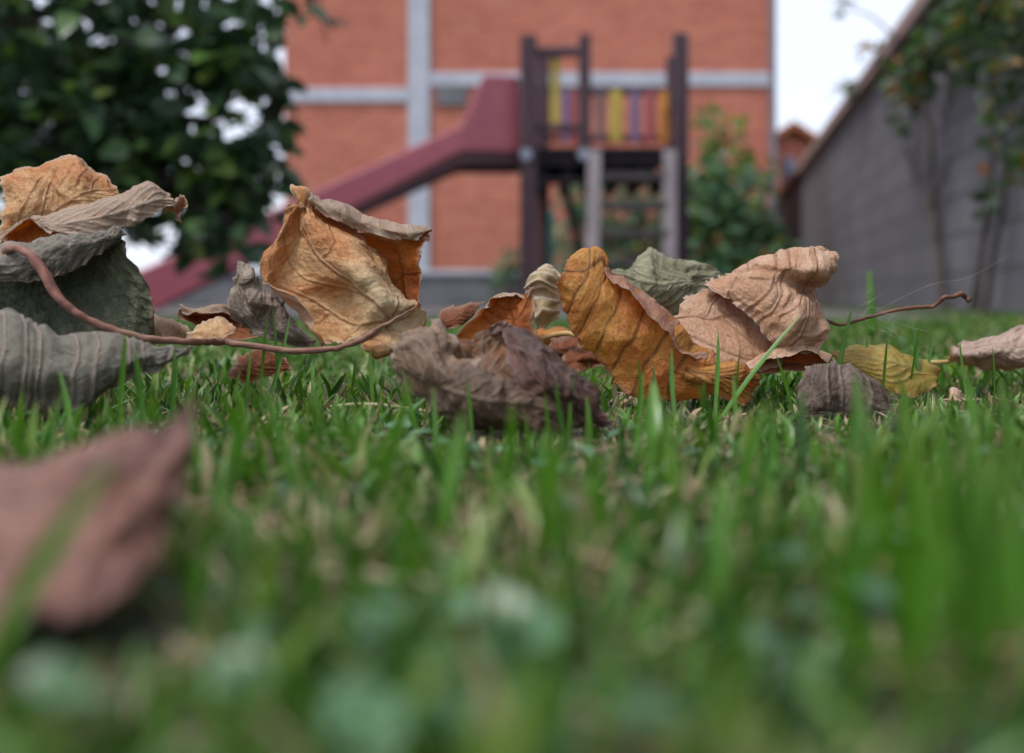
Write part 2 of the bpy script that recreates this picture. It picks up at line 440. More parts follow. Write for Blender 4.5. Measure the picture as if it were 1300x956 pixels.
# L1 — tan leaf standing up behind the far-left edge
v1 = pinnate((.0, .1), (1, .7), 6, 55, .7)
A = patch([
 [(5,400,1.0),(100,370,1.0),(200,340,1.1),(300,305,1.1),(400,260,1.1),(440,230,1.1)],
 [(8,300,1.1),(110,290,.8),(210,270,1.2),(300,250,1.0),(380,230,1.3),(430,200,1.3)],
 [(15,220,1.3),(110,205,.9),(200,190,1.4),(280,180,1.0),(360,180,1.4),(425,180,1.4)],
 [(2,135,1.6),(90,135,1.3),(190,115,1.7),(270,110,1.3),(350,140,1.7),(412,167,1.6)],
 [(-5,122,2.4),(60,96,2.0),(150,76,2.3),(250,52,2.2),(330,100,2.3),(415,170,2.0)]], .575, **C1, veins=v1, crumple=2.0, dzs=1.3, seed=21, edge_wave=.8)
B = patch([
 [(15,392,.6),(90,375,.8),(190,345,.8),(320,322,.8),(440,302,.6),(540,252,.5),(610,216,.3)],
 [(20,340,1.1),(95,305,1.2),(200,265,1.1),(320,235,1.0),(440,195,.9),(530,160,.8),(600,195,.5)],
 [(15,345,.6),(90,285,.5),(200,262,.3),(320,232,.1),(440,192,.1),(530,155,.1),(605,188,.2)],
 [(12,350,.4),(95,284,.1),(200,296,-.3),(330,268,-.5),(450,238,-.5),(540,200,-.4),(608,205,.1)],
 [(10,360,.3),(100,290,-.1),(190,326,-.4),(340,330,-.3),(470,300,-.3),(560,256,-.3),(612,222,.1)]], .555, **C1,
 veins=pinnate((0, .75), (1, .8), 8, 60, .5), crumple=1.4, seed=22, mo=2)
Cc = patch([[(598,190,.0),(625,200,-.3),(640,184,.1),(662,196,.0)],[(600,215,-.2),(625,225,-.5),(650,215,.2),(682,228,.0)],
 [(600,240,.2),(620,235,-.2),(640,250,.4),(668,248,.1)],[(606,246,.3),(625,262,.1),(632,282,.2),(645,278,.3)]], .56, **C1, crumple=2.0, seed=23, dens=.0003, edge_wave=1.8, mo=2)
leaf('fallen_leaf', 'tan orange leaf standing at the far left, its crumpled grey tip pointing right', [A, B, Cc], [tan_f, tan_b, tan2_f, ora_f])

# L2 — grey leaf with rolled rim and dark green hollow
v2 = pinnate((1, .8), (0, .85), 8, 62, .5, .2)
A = patch([
 [(-120,780,1.0),(60,760,1.0),(180,745,1.0),(300,730,1.0),(420,725,1.0),(550,720,.8)],
 [(-120,640,2),(60,640,2),(180,620,1.8),(300,600,1.4),(430,590,1.2),(550,610,.9)],
 [(-120,520,2.2),(60,520,2.2),(180,500,2),(300,480,1.7),(430,470,1.3),(530,495,1.0)],
 [(-120,420,1.8),(60,420,1.8),(180,400,1.6),(300,380,1.4),(400,370,1.3),(458,388,1.1)],
 [(-120,412,.8),(60,388,.8),(180,350,.8),(300,330,.8),(400,326,.9),(442,326,1.0)],
 [(-120,440,.0),(60,430,.0),(180,395,.1),(300,365,.3),(390,345,.6),(440,334,1)],
 [(-120,495,.1),(60,502,.1),(180,487,.2),(280,458,.4),(360,402,.7),(436,344,.9)]], .53, **C1, veins=v2, crumple=2.4, dzs=1.3, seed=31, vein_h=.0005, pillow=.0008)
leaf('fallen_leaf', 'grey leaf at the left with a rolled rim over its dark green hollow', [A], [gry_b, gry_f])

# L3 — grey pleated dome, bottom left
v3 = [([(0, .32), (.5, .25), (1, .35)], .7)] + [([(u, .12), (u + .03, .35), (u + .02, .6), (u - .02, .98)], .9) for u in (.09, .2, .27, .42, .5, .66, .75, .9)]
A = patch([
 [(-90,720,1.6),(30,650,1.6),(130,690,1.5),(250,710,1.3),(380,710,1.2),(470,730,1),(560,758,.8),(670,752,.5)],
 [(-90,640,.5),(30,606,.5),(130,655,.4),(250,682,.3),(380,682,.3),(470,712,.3),(560,740,.3),(680,742,.4)],
 [(-90,740,-.3),(40,700,-.5),(140,720,-.5),(260,750,-.6),(390,745,-.4),(480,760,-.2),(560,765,0),(678,748,.3)],
 [(-90,840,-.5),(50,820,-.7),(150,830,-.7),(270,840,-.7),(400,810,-.5),(490,800,-.2),(570,790,0),(674,755,.2)],
 [(-90,930,.3),(60,940,.2),(160,945,.1),(280,925,.1),(400,870,.1),(490,830,.1),(570,802,.1),(668,760,.2)]], .485, **C1, veins=v3, crumple=1.6, dzs=1.2, seed=41, vein_h=.0009, vw=.0006, pillow=.0012)
leaf('fallen_leaf', 'grey ribbed leaf lying low in the grass at the left of the pile', [A], [gry_f, gry_b])

# L4 — the big standing leaf with the long stalk
def P4(): pass
v4 = [([(.72, .0), (.62, .25), (.5, .5), (.42, .75), (.34, 1)], 1.0), ([(.72, .0), (.42, .16), (.22, .4), (.12, .6), (.05, .75)], .8),
      ([(.72, .0), (.86, .2), (.9, .5), (.93, .9)], .8), ([(.62, .25), (.35, .4), (.22, .62), (.16, .8)], .5), ([(.5, .5), (.66, .62), (.75, .85)], .5),
      ([(.38, .18), (.2, .12), (.1, .05)], .5), ([(.55, .1), (.38, .02)], .5), ([(.46, .6), (.3, .75), (.24, .9)], .5)]
A = patch([
 [(450,835,-.4),(485,834,-.4),(560,828,-.8),(650,816,-1.2),(770,740,-1.5),(850,697,-1.5),(928,654,-.7)],
 [(436,775,-1.0),(402,745,-.3),(500,735,-.1),(630,735,-.9),(745,650,-1.9),(835,640,-1.6),(905,640,-.4)],
 [(398,685,-1.0),(338,664,-.2),(440,640,.1),(580,625,-.5),(700,580,-1.7),(790,585,-1.2),(850,605,.3)],
 [(310,592,-.8),(232,584,.1),(390,550,.2),(530,530,-.9),(655,520,-1.7),(745,510,-1.0),(800,560,.6)],
 [(195,535,.2),(232,500,.0),(350,440,.4),(470,440,-.7),(590,440,-1.3),(700,450,-.8),(760,500,.9)],
 [(216,420,.3),(260,375,.0),(365,345,.6),(440,350,-.5),(530,345,-.9),(640,375,-.5),(720,420,1.2)],
 [(288,300,.3),(312,260,.1),(365,245,.6),(418,255,-.3),(480,275,-.4),(600,325,.0),(690,350,1.2)],
 [(298,215,.3),(342,198,.2),(388,192,.4),(412,205,.1),(450,240,.3),(540,275,.8),(640,300,1.3)],
 [(303,206,.4),(345,196,.4),(400,176,.5),(418,165,.6),(450,190,.8),(540,230,1.2),(640,260,1.5)]], .58, **C2, veins=v4, crumple=1.35, dzs=1.5, seed=51, edge_w=.0013, vein_h=.0006, pillow=.0008, maxn=260, pale=[(.78, .12, .016), (.9, .22, .014), (.7, .3, .010)])
v4b = [([(0, .2), (.5, .3), (1, .25)], .7), ([(.35, .0), (.4, .4), (.5, .7)], .6), ([(.7, 0), (.65, .4), (.75, .75)], .6), ([(.4, .4), (.75, .55), (1, .6)], .5)]
D4 = patch([
 [(760,760,1.0),(830,770,1.1),(900,770,.9),(957,778,.3)],
 [(740,660,1.4),(820,670,1.6),(890,670,1.4),(950,690,.8)],
 [(680,560,1.5),(780,570,1.8),(870,570,1.6),(942,600,.9)],
 [(600,450,1.4),(720,470,1.9),(850,480,1.7),(946,490,.9)],
 [(520,340,1.2),(660,380,1.9),(820,400,1.8),(962,400,.9)],
 [(440,240,1.0),(600,300,1.6),(800,335,1.6),(974,340,.9)]], .58, **C2, veins=v4b, crumple=1.5, dzs=1.2, seed=54, edge_w=.0016, mo=2)
E4 = patch([
 [(436,245,1.0),(560,285,1.5),(690,320,1.7),(830,345,1.6),(972,345,.9)],
 [(425,180,1.2),(545,205,1.8),(685,255,2.0),(845,305,1.9),(980,312,1.1)],
 [(426,132,.9),(540,162,1.2),(682,218,1.4),(850,270,1.4),(984,290,1.0)],
 [(430,160,.2),(550,205,.2),(690,262,.4),(858,312,.6),(982,300,.8)],
 [(446,205,.1),(562,262,.2),(702,312,.5),(866,352,.7),(976,314,.9)]], .58, **C2, veins=[([(.3,0),(.32,1)],.6),([(.6,0),(.58,1)],.6),([(.8,0),(.82,1)],.5)], crumple=1.3, dzs=1.1, seed=55, mo=4)
B = patch([[(322,82,.6),(335,86,.6),(365,98,.5),(412,112,.5)],[(335,120,.4),(350,112,.2),(380,118,.3),(414,130,.4)],[(352,170,.4),(365,160,.1),(390,158,.2),(414,160,.4)],[(362,200,.4),(375,198,.2),(395,195,.3),(412,190,.4)]], .58, **C2, crumple=.7, seed=52, dens=.0003)
Cc = patch([
 [(650,818,-1.2),(710,782,-1.5),(770,742,-1.9),(850,700,-1.9),(930,656,-.9)],
 [(665,845,-1.8),(730,815,-2.1),(800,780,-2.2),(880,745,-1.7),(948,705,-.6)],
 [(690,868,-2.1),(760,866,-2.6),(830,845,-2.5),(900,800,-1.9),(958,750,-.6)],
 [(720,884,-1.6),(780,890,-2.0),(850,880,-1.9),(905,845,-1.5),(960,782,-.4)]], .58, **C2, veins=[([(0,0),(.5,0),(1,0)],1),([(.4,0),(.6,.4),(.8,.9)],.5),([(.15,0),(.3,.5),(.45,1)],.5)], crumple=1.0, seed=53, pale=[(.6,.1,.012),(.9,.1,.01)])
pts = atc([(22,415,.3),(26,388,-.2),(55,377,-.8),(100,397,-1.2),(150,452,-1.4),(190,528,-1.6),(250,590,-1.6),(330,640,-1.4),(440,682,-1.0),(560,705,-.6),(700,712,0)], (0, 180), 2.813, .535)
pts += atc([(0,822,-.2),(90,832,-.6),(210,850,-.7),(330,862,-.9),(450,862,-1.1),(550,850,-1.3),(640,820,-2.0),(705,782,-2.4),(775,738,-2.9),(850,698,-2.9),(920,656,-1.6)], (280, 210), 3.677, .575)
leaf('fallen_leaf', 'largest golden tan leaf standing upright, its long pink brown stalk curving to the left', [A, B, Cc, D4, E4], [tan_f, tan_b, ora_f, ora_b, ora_f, tan2_f], (pts, [.0027, .0020, .0025, .0022, .0021, .0019, .0018, .0017, .0017, .0015, .0009, .0003], stalk_m, .35))

# L5 — dark crumpled leaf beside it
A = patch([
 [(60,700,0),(110,765,-.3),(200,795,-.6),(320,832,-.4),(432,828,0)],
 [(50,620,0),(100,690,-.9),(190,720,-.5),(310,760,-.9),(438,805,0)],
 [(62,530,.2),(110,570,-.2),(190,630,-1.1),(300,660,-.4),(345,750,.2)],
 [(78,480,.4),(120,520,-.5),(175,550,.1),(255,605,-.5),(325,690,.4)],
 [(95,446,.6),(112,482,.4),(150,505,.2),(185,545,.5),(215,575,.7)]], .60, **C2, veins=pinnate((.5, 0), (.2, 1), 6, 45, .7), crumple=2.4, seed=61, vein_h=.0005, pillow=.001)
B = patch([[(190,560,.6),(230,600,.8),(300,640,.9),(360,720,.9)],[(230,590,.4),(260,640,1.2),(330,690,1.2),(380,760,1)],[(250,660,.6),(300,700,1),(350,760,1),(430,800,.8)]], .60, **C2, crumple=1.6, seed=62)
leaf('fallen_leaf', 'small dark grey crumpled leaf pressed against the left side of the largest tan leaf', [A], [crm_f, crm_b])

# L6 — rust coloured leaves lying behind
A = patch([
 [(170,715,-.5),(260,732,-.5),(350,742,-.5),(440,725,-.4)],
 [(240,690,.0),(290,695,.2),(350,702,.3),(430,702,.2)],
 [(150,662,.8),(210,690,1),(290,690,1),(380,682,.8)],
 [(140,624,.9),(215,647,1.4),(290,640,1.4),(372,627,1.2)],
 [(146,617,.3),(215,632,.3),(290,612,.4),(368,614,.6)],
 [(155,628,0),(220,655,-.1),(300,640,0),(370,652,.3)]], .63, **CE, veins=pinnate((0,.5),(1,.5),5), crumple=1.1, seed=71)
leaf('fallen_leaf', 'rust orange folded leaf behind the long stalk, left of the dark crumpled leaf', [A], [red_f, ora_b])
A = patch([[(195,425,0),(210,432,-.4),(232,430,-.3),(250,425,0)],[(192,410,.3),(208,412,-.2),(225,414,-.2),(240,416,.2)],[(190,400,.9),(205,403,.5),(220,405,.5),(228,410,.6)]], .62, crumple=1.0, seed=72)
leaf('fallen_leaf', 'small cream leaf scrap just right of the dark green hollow leaf', [A], [tan_b, tan_f])
A = patch([[(290,478,0),(318,486,-.3),(345,480,-.4),(372,470,0)],[(298,462,.2),(320,466,-.3),(345,462,-.3),(368,460,.2)],[(300,448,1.2),(322,450,.8),(345,450,.8),(366,452,1)]], .585, veins=pinnate((0,.5),(1,.5),5), crumple=1.3, seed=73)
leaf('fallen_leaf', 'rust brown leaf scrap in the grass right below the long stalk', [A], [red_f, tan_b])

# L7 — brown cupped leaf, centre, nearer than the focus
P1 = patch([
 [(100,650,.4),(170,710,.1),(260,770,-.2),(360,830,-.3)],
 [(58,540,.2),(150,590,-.7),(240,660,-1.1),(340,740,-1.3)],
 [(95,470,.6),(190,470,-.3),(262,560,-1.1),(350,640,-1.5)],
 [(165,420,1.2),(250,435,.5),(295,530,.0),(385,600,-.7)],
 [(230,408,1.9),(300,450,1.5),(335,520,.9),(405,585,.3)]], .465, **C3, veins=pinnate((0,.5),(1,.4),5,60,.6), crumple=1.8, seed=81, edge_wave=1.3)
P2 = patch([
 [(270,610,-.2),(380,650,-.5),(500,660,-.5),(640,690,-.3)],
 [(262,540,.9),(380,585,1.0),(500,590,1.1),(630,600,.9)],
 [(275,475,1.8),(380,500,1.6),(500,470,2.1),(620,500,1.6)],
 [(290,440,2.1),(390,462,2.2),(500,395,2.3),(610,432,2.1)]], .465, **C3, veins=pinnate((.5,0),(.5,1),5), crumple=1.8, seed=82, mo=2)
P3 = patch([
 [(235,765,.2),(340,825,0),(450,872,-.1),(600,888,-.1),(720,882,.1),(870,862,.3)],
 [(245,700,-.7),(350,740,-1.3),(470,785,-1.6),(600,795,-1.3),(730,805,-1.0),(880,815,-.2)],
 [(258,640,-.9),(360,640,-1.4),(480,655,-1.6),(600,670,-1.3),(720,720,-1),(870,770,-.2)],
 [(285,625,.2),(380,612,-.3),(490,622,-.2),(600,640,-.1),(710,690,-.0),(850,750,.3)]], .465, **C3, veins=pinnate((0,.5),(1,.5),7,60,.6), crumple=2.4, seed=83, edge_wave=1.6, mo=4)
P4 = patch([
 [(560,665,-.8),(660,705,-1),(760,755,-.8),(860,805,-.5),(958,835,0)],
 [(540,565,-.2),(660,625,-1.0),(770,675,-1.1),(870,735,-.6),(950,802,0)],
 [(520,465,.8),(640,515,-.1),(760,585,-.2),(860,655,0),(937,772,.2)],
 [(510,392,1.9),(620,445,1.2),(740,552,1.0),(850,642,.9),(930,752,.7)],
 [(540,420,2.4),(640,480,2.0),(740,590,1.8),(845,680,1.5),(920,770,1.1)]], .465, **C3, veins=pinnate((0,.5),(1,.4),6,60,.6), crumple=2.0, seed=84, edge_wave=1.4, mo=6)
leaf('fallen_leaf', 'dark brown cupped leaf blurred in the middle of the lawn in front of the pile', [P1, P2, P3, P4],
     [leaf_mat('cupped_leaf_rim', (.38, .24, .145), (.20, .115, .06), (.12, .065, .035), (.36, .28, .23), (.42, .33, .28), .2, .5, .5, .8, .6, 31), drk_b, leaf_mat('cupped_leaf_hollow', (.38, .15, .05), (.20, .09, .045), (.34, .2, .12), (.4, .3, .22), (.4, .3, .22), .3, .5, .5, .8, .6, 32), drk_b, drk_f, drk_b,
      leaf_mat('cupped_leaf_wing', (.125, .050, .032), (.065, .028, .018), (.20, .10, .065), (.2, .12, .1), (.26, .16, .14), .2, .5, .5, .8, .6, 33), drk_b])

# L8 — orange leaf with folded grey flap
A = patch([
 [(295,475,0),(380,490,0),(470,490,0),(560,490,-.2),(600,495,-.9),(665,485,-.6)],
 [(330,430,-.2),(400,410,.4),(480,400,.6),(560,390,.3),(580,400,-.7),(645,400,-.5)],
 [(400,362,.1),(440,350,.7),(500,340,.9),(570,330,.5),(600,330,-.4),(650,330,-.2)],
 [(455,302,.4),(480,282,.8),(530,271,.9),(595,279,.5),(625,270,-.1),(642,255,0)],
 [(452,312,0),(482,296,.2),(532,284,.3),(592,288,.2),(622,280,-.3),(638,268,-.2)]], .605, **C3, veins=pinnate((.7,0),(.4,1),5), crumple=1.1, seed=91, edge_w=.0018)
leaf('fallen_leaf', 'bright orange leaf with a pale rim and folded grey flap behind the brown cupped leaf', [A], [ora_f, ora_b])
A = patch([[(255,400,0),(280,418,-.3),(330,410,-.2),(400,370,.2)],[(248,378,.2),(290,385,-.2),(350,365,-.1),(420,345,.3)],[(268,350,.9),(320,330,.8),(390,318,.8),(442,310,.9)]], .66, **C3, crumple=1.3, seed=92, veins=pinnate((0,.5),(1,.5),5))
leaf('fallen_leaf', 'low dark orange leaf between the largest tan leaf and the bright orange leaf', [A], [red_f, ora_b])

# L10 — cream striped curl
v10 = [([(0, u), (.5, u + .05), (1, u)], .9) for u in (.12, .28, .42, .55, .68, .8, .92)]
A = patch([
 [(645,425,.2),(680,435,-.2),(720,412,-.2),(762,380,.2)],
 [(640,340,.2),(670,330,-.7),(715,330,-.7),(768,320,.1)],
 [(625,272,.2),(665,262,-.2),(715,270,-.3),(765,290,.2)],
 [(610,243,.1),(650,217,-.6),(700,220,-.7),(762,240,.1)],
 [(638,196,.3),(680,174,0),(725,174,0),(774,205,.2)],
 [(660,184,.9),(700,160,.9),(740,168,.9),(772,197,.8)]], .655, **C3, veins=v10, crumple=1.0, seed=101, pillow=-.0008, vw=.0008, vein_h=.0006)
leaf('fallen_leaf', 'small cream and brown striped curled leaf left of the amber veined leaf', [A], [str_f, tan_b])

# L11 — amber leaf with dark veins
v11 = [([(0, .5), (.25, .75), (.6, .8), (1, .8)], 1.)] + [([(a, .86), (a - .02, .55), (a - .05, .3), (a + .0, .0)], .8) for a in (.17, .33, .48, .62, .75, .88)]
A = patch([
 [(88,262,0),(118,330,0),(150,400,0),(190,470,0),(250,530,0),(300,610,-.1),(400,680,-.3),(540,706,-.3),(700,704,0)],
 [(90,240,-.3),(150,300,-.5),(190,360,-.6),(240,420,-.6),(300,480,-.7),(370,550,-.7),(460,610,-.8),(580,640,-.7),(712,655,-.2)],
 [(108,200,-.4),(180,240,-.7),(230,290,-.7),(280,340,-.8),(345,400,-.9),(425,475,-.9),(510,540,-.9),(610,585,-.8),(722,605,-.3)],
 [(125,165,-.2),(200,180,-.5),(255,215,-.5),(295,255,-.7),(365,300,-.8),(455,375,-.8),(540,455,-.8),(630,525,-.7),(728,555,-.3)],
 [(140,140,.2),(200,104,.0),(270,112,-.1),(316,180,-.2),(372,212,-.2),(490,298,-.1),(590,385,0),(645,470,0),(735,505,.1)],
 [(148,150,.6),(200,122,.5),(262,130,.4),(300,205,-.9),(392,262,-1.5),(478,352,-1.7),(560,432,-1.7),(620,500,-1.4),(725,530,-.5)]], .575, **C4, veins=v11, crumple=1.1, seed=111, pillow=.0007, vein_h=-.0002, vw=.0006)
B = patch([
 [(600,620,-.3),(680,660,-.6),(780,700,-.7),(860,725,-.5),(915,700,0)],
 [(590,600,-.7),(690,620,-1.3),(790,640,-1.3),(870,660,-.9),(925,650,0)],
 [(600,560,-.4),(700,575,-1.1),(800,590,-1.2),(880,600,-.9),(930,600,0)],
 [(620,520,.1),(720,535,-.3),(810,545,-.4),(890,560,-.3),(930,575,.1)]], .575, **C4, veins=pinnate((0,.5),(1,.5),6), crumple=1.1, seed=112)
pts = atc([(60,480,.4),(10,440,.8),(-20,455,1.0),(-35,470,1.0)], (720, 290), 3.25, .60)
pts = atc([(690,462,1.0),(740,445,.8),(790,438,.5),(835,450,.2),(880,470,0)], (480, 290), 3.297, .60)
leaf('fallen_leaf', 'amber yellow leaf with dark curved veins, tilted toward the beige pink leaf', [A, B], [yel_f, yel_b], (pts, [.0013, .0016, .0012], stalk_y, .2))

# L12 — beige pink leaf
v12 = [([(0, .42), (.3, .42), (.55, .38), (.75, .2)], .9), ([(.1, .6), (.4, .56), (.62, .3)], .7)] + [([(a, .98), (a - .06, .75), (a - .04, .5), (a + .02, .2)], .7) for a in (.45, .58, .7, .82, .93)] + [([(.2, .3), (.4, .22), (.5, .05)], .5), ([(.05, .25), (.2, .15), (.3, 0)], .5)]
A = patch([
 [(560,570,-.6),(680,605,-1.2),(800,605,-1.4),(920,590,-1.2),(1020,560,-1)],
 [(568,460,0),(680,480,-.5),(790,500,-.8),(900,510,-.6),(1000,490,-.3)],
 [(572,385,.5),(670,380,.2),(770,385,.2),(870,400,.3),(960,440,.6)],
 [(590,345,.9),(670,320,.7),(750,300,.8),(830,330,1.0),(900,380,1.2)],
 [(640,290,1.4),(690,255,1.2),(750,245,1.2),(810,270,1.5),(870,320,1.8)]], .60, **C4, veins=[([(0, .55), (.4, .52), (.75, .6), (1, .6)], .9), ([(.05, .35), (.4, .25), (.9, .1)], .7), ([(.3, .54), (.5, .8), (.6, 1)], .5), ([(.5, .53), (.75, .3), (.95, .25)], .5)], crumple=1.3, dzs=1.2, seed=121, vein_h=.0006, pillow=.0009)
H12 = patch([
 [(695,240,.6),(765,280,-.2),(830,315,-.7),(890,385,-1.1),(970,470,-1.2),(1060,500,-1.1),(1140,495,-.6)],
 [(715,228,.8),(800,245,-.2),(880,270,-1.0),(950,330,-1.6),(1030,400,-1.7),(1110,430,-1.4),(1208,414,-.4)],
 [(740,218,1.0),(830,205,.1),(920,215,-.9),(1000,260,-1.6),(1070,300,-1.4),(1120,320,-.9),(1178,318,-.2)],
 [(765,205,1.2),(850,180,.5),(940,175,-.4),(1010,200,-1.0),(1070,225,-.4),(1120,240,.4),(1165,240,.4)],
 [(785,195,1.3),(865,160,.8),(950,145,-.2),(1030,150,-.9),(1100,165,-1.1),(1170,175,-1.1),(1225,185,-.4)],
 [(800,190,1.5),(872,140,1.2),(960,108,.6),(1030,94,.3),(1100,92,.1),(1170,100,-.1),(1236,134,.0)],
 [(815,200,2.2),(885,150,2.0),(970,112,1.5),(1040,87,1.2),(1100,84,1.1),(1163,79,1.0),(1215,115,.9)]], .60, **C4,
 veins=[([(a, 0), (a + .03, .3), (a + .02, .6), (a - .02, 1)], .8) for a in (.18, .4, .52, .78)] + [([(.3, .3), (.45, .45)], .5), ([(.6, .2), (.74, .4)], .5)], crumple=1.7, dzs=1.35, seed=123, vein_h=.0007, pillow=.0008)
B = patch([
 [(880,600,-.2),(960,590,-.2),(1050,580,-.2),(1140,585,-.2),(1215,555,0)],
 [(900,570,.4),(970,545,.6),(1060,550,.8),(1145,560,.8),(1225,545,.5)],
 [(890,575,-.3),(970,515,-.2),(1060,490,.0),(1140,490,.2),(1222,540,.3)],
 [(885,592,-.9),(965,545,-1.0),(1060,515,-.8),(1135,515,-.5),(1210,550,-.1)]], .585, **C4, crumple=1.2, seed=122, flip=True)
leaf('fallen_leaf', 'large beige pink leaf with a folded over head, highest in the right half', [A, H12, B], [pnk_f, pnk_b])

# L13 — olive grey leaf behind
A = patch([
 [(330,280,0),(400,345,0),(480,400,0),(560,400,0),(640,350,.2),(730,290,.4)],
 [(318,218,.0),(400,250,-.5),(490,290,-.9),(580,280,-.3),(660,265,0),(755,232,.3)],
 [(318,192,.1),(400,185,-.1),(475,190,-.8),(580,200,-.3),(670,200,-.1),(772,202,.3)],
 [(324,187,.4),(397,160,.3),(468,74,.2),(580,120,.2),(690,148,.3),(784,185,.5)]], .665, **C4, veins=pinnate((1,.6),(0,.5),6), crumple=2.6, dzs=1.4, seed=131)
leaf('fallen_leaf', 'olive grey leaf with a pointed top, behind the amber and beige pink leaves', [A], [grn_f, tan_b])

# L14 — brown grey dome lower right
A = patch([
 [(95,820,.5),(140,845,.1),(230,850,-.1),(310,870,.1),(385,885,.3)],
 [(52,745,-.1),(130,750,-.8),(230,755,-.9),(330,800,-.8),(435,850,.1)],
 [(56,668,0),(135,655,-.7),(220,650,-.9),(330,690,-.7),(468,780,.2)],
 [(92,606,.3),(145,582,0),(215,572,-.1),(325,605,0),(448,700,.5)],
 [(118,578,.9),(165,555,.8),(222,545,.8),(312,562,.8),(430,670,1)]], .545, **C5, veins=[([(u, 1), (u + .02, .5), (u - .03, 0)], .9) for u in (.14, .36, .52, .8)], crumple=2.0, seed=141, pillow=.0008)
leaf('fallen_leaf', 'grey brown domed leaf sunk in the grass under the beige pink leaf', [A], [leaf_mat('domed_leaf_face', (.25, .18, .14), (.13, .09, .07), (.09, .055, .04), (.30, .23, .18), (.30, .22, .18), .2, .6, .5, .9, .7, 34), drk_b])

# L15 — yellow leaf
A = patch([
 [(250,575,0),(350,610,-.4),(450,675,-.6),(550,700,-.4),(650,645,0)],
 [(215,545,.2),(320,555,-.3),(430,600,-.5),(540,615,-.2),(652,615,.2)],
 [(193,522,.4),(300,512,.1),(420,525,-.1),(520,560,.1),(645,600,.4)],
 [(228,503,.8),(310,475,.7),(420,478,.7),(505,520,.7),(600,565,.7)],
 [(235,512,1.4),(315,488,1.4),(420,492,1.4),(500,532,1.4),(595,575,1.3)]], .62, **C5, veins=pinnate((1,.4),(0,.5),7), crumple=1.0, seed=151)
leaf('fallen_leaf', 'lemon yellow leaf with orange blotches lying flat right of the beige pink leaf', [A], [lem_f, lem_b])

# L16 — lilac beige leaf at right frame edge
A = patch([
 [(680,516,.6),(740,568,.5),(850,573,.4),(1000,574,.3),(1150,562,.5),(1260,540,.6)],
 [(698,508,-.6),(770,522,-1),(880,508,-1.3),(1010,540,-1.3),(1150,540,-.8),(1270,520,-.2)],
 [(733,495,-.1),(800,490,-.6),(900,470,-.7),(1020,475,-.8),(1150,455,-.3),(1280,470,.2)],
 [(742,460,.6),(805,452,.2),(900,425,.4),(1000,383,.4),(1150,365,.6),(1290,400,.8)],
 [(760,470,1.3),(815,462,1.3),(905,440,1.4),(1005,400,1.5),(1150,385,1.6),(1280,420,1.6)]], .68, **C5, veins=pinnate((.0,.5),(1,.5),8,50,.6), crumple=1.7, seed=161)
pts = atc([(545,545,.6),(600,543,.3),(650,546,0),(700,540,0),(760,520,.0)], (1000, 300), 3.413, .68)
leaf('fallen_leaf', 'lilac beige leaf with a yellow underside at the right edge of the picture', [A], [lil_f, lem_f], (pts, [.0010, .0016, .0012], stalk_y, .2))

# L17 — rose brown leaf, very near, lower left
A = patch([
 [(-190,730,-.2),(-90,800,-1.2),(0,812,-1.8),(70,806,-1.6),(120,786,-1.0),(165,755,.2)],
 [(-200,690,1.2),(-100,720,.6),(0,735,.1),(80,728,.3),(150,712,1.0),(205,692,2.0)],
 [(-195,655,2.4),(-100,665,2.0),(10,665,1.6),(95,650,1.9),(175,635,2.6),(232,622,3.4)],
 [(-180,620,3.6),(-90,625,3.4),(20,612,3.0),(110,598,3.2),(195,575,3.8),(243,552,4.6)],
 [(-150,590,4.8),(-60,592,4.7),(40,577,4.5),(130,560,4.7),(205,538,5.0),(250,505,5.8)]], .178, veins=pinnate((0,.5),(1,.75),7), crumple=1.6, seed=171, dens=.0006, zmin=.002)
leaf('fallen_leaf', 'rose brown leaf nearest to the camera, blurred in the lower left of the lawn', [A], [ros_f, drk_f])

# brown crumbs of broken leaf between amber leaf and brown leaf
A = patch([[(690,520,0),(770,560,-.6),(850,590,-.5),(920,575,0)],[(700,485,.2),(780,500,-.6),(850,520,-.2),(915,540,.3)],[(715,455,.9),(790,450,.4),(850,470,.7),(905,505,.8)]], .615, **C3, crumple=2.6, seed=181, edge_wave=2)
leaf('fallen_leaf', 'crumbled brown leaf scrap between the brown cupped leaf and the amber leaf', [A], [red_f, crm_f])
for k, (x, y, d, sz, lab, mm) in enumerate([
    (700, 432, .635, 34, 'golden brown leaf scrap under the small striped curled leaf', [yel_f, tan_b]),
    (655, 428, .625, 26, 'pale cream leaf scrap between the bright orange leaf and the striped curled leaf', [tan_b, str_f]),
    (735, 462, .60, 28, 'dark rust leaf scrap low in the grass against the left edge of the amber leaf', [red_f, crm_b]),
    (268, 425, .60, 30, 'tan leaf scrap under the rust orange folded leaf at the left', [tan_f, tan_b]),
    (1215, 520, .60, 26, 'small pinkish brown leaf scrap in the grass below the lilac beige leaf', [pnk_f, pnk_b]),
    (1296, 548, .56, 30, 'curled brown leaf scrap at the right edge below the lilac beige leaf', [crm_f, red_f]),
    (560, 470, .56, 22, 'short straw coloured leaf scrap under the right foot of the largest tan leaf', [tan_b, tan_f])]):
    A = patch([[(x - sz, y + 6, 0), (x, y + 10, -.3), (x + sz, y + 2, 0)], [(x - sz * .8, y - 6, .3), (x, y - 8, -.2), (x + sz, y - 8, .3)], [(x - sz * .5, y - 14, 1.1), (x, y - 20, .9), (x + sz * .7, y - 16, 1.1)]], d, crumple=1.2, seed=190 + k)
    leaf('fallen_leaf', lab, [A], mm)

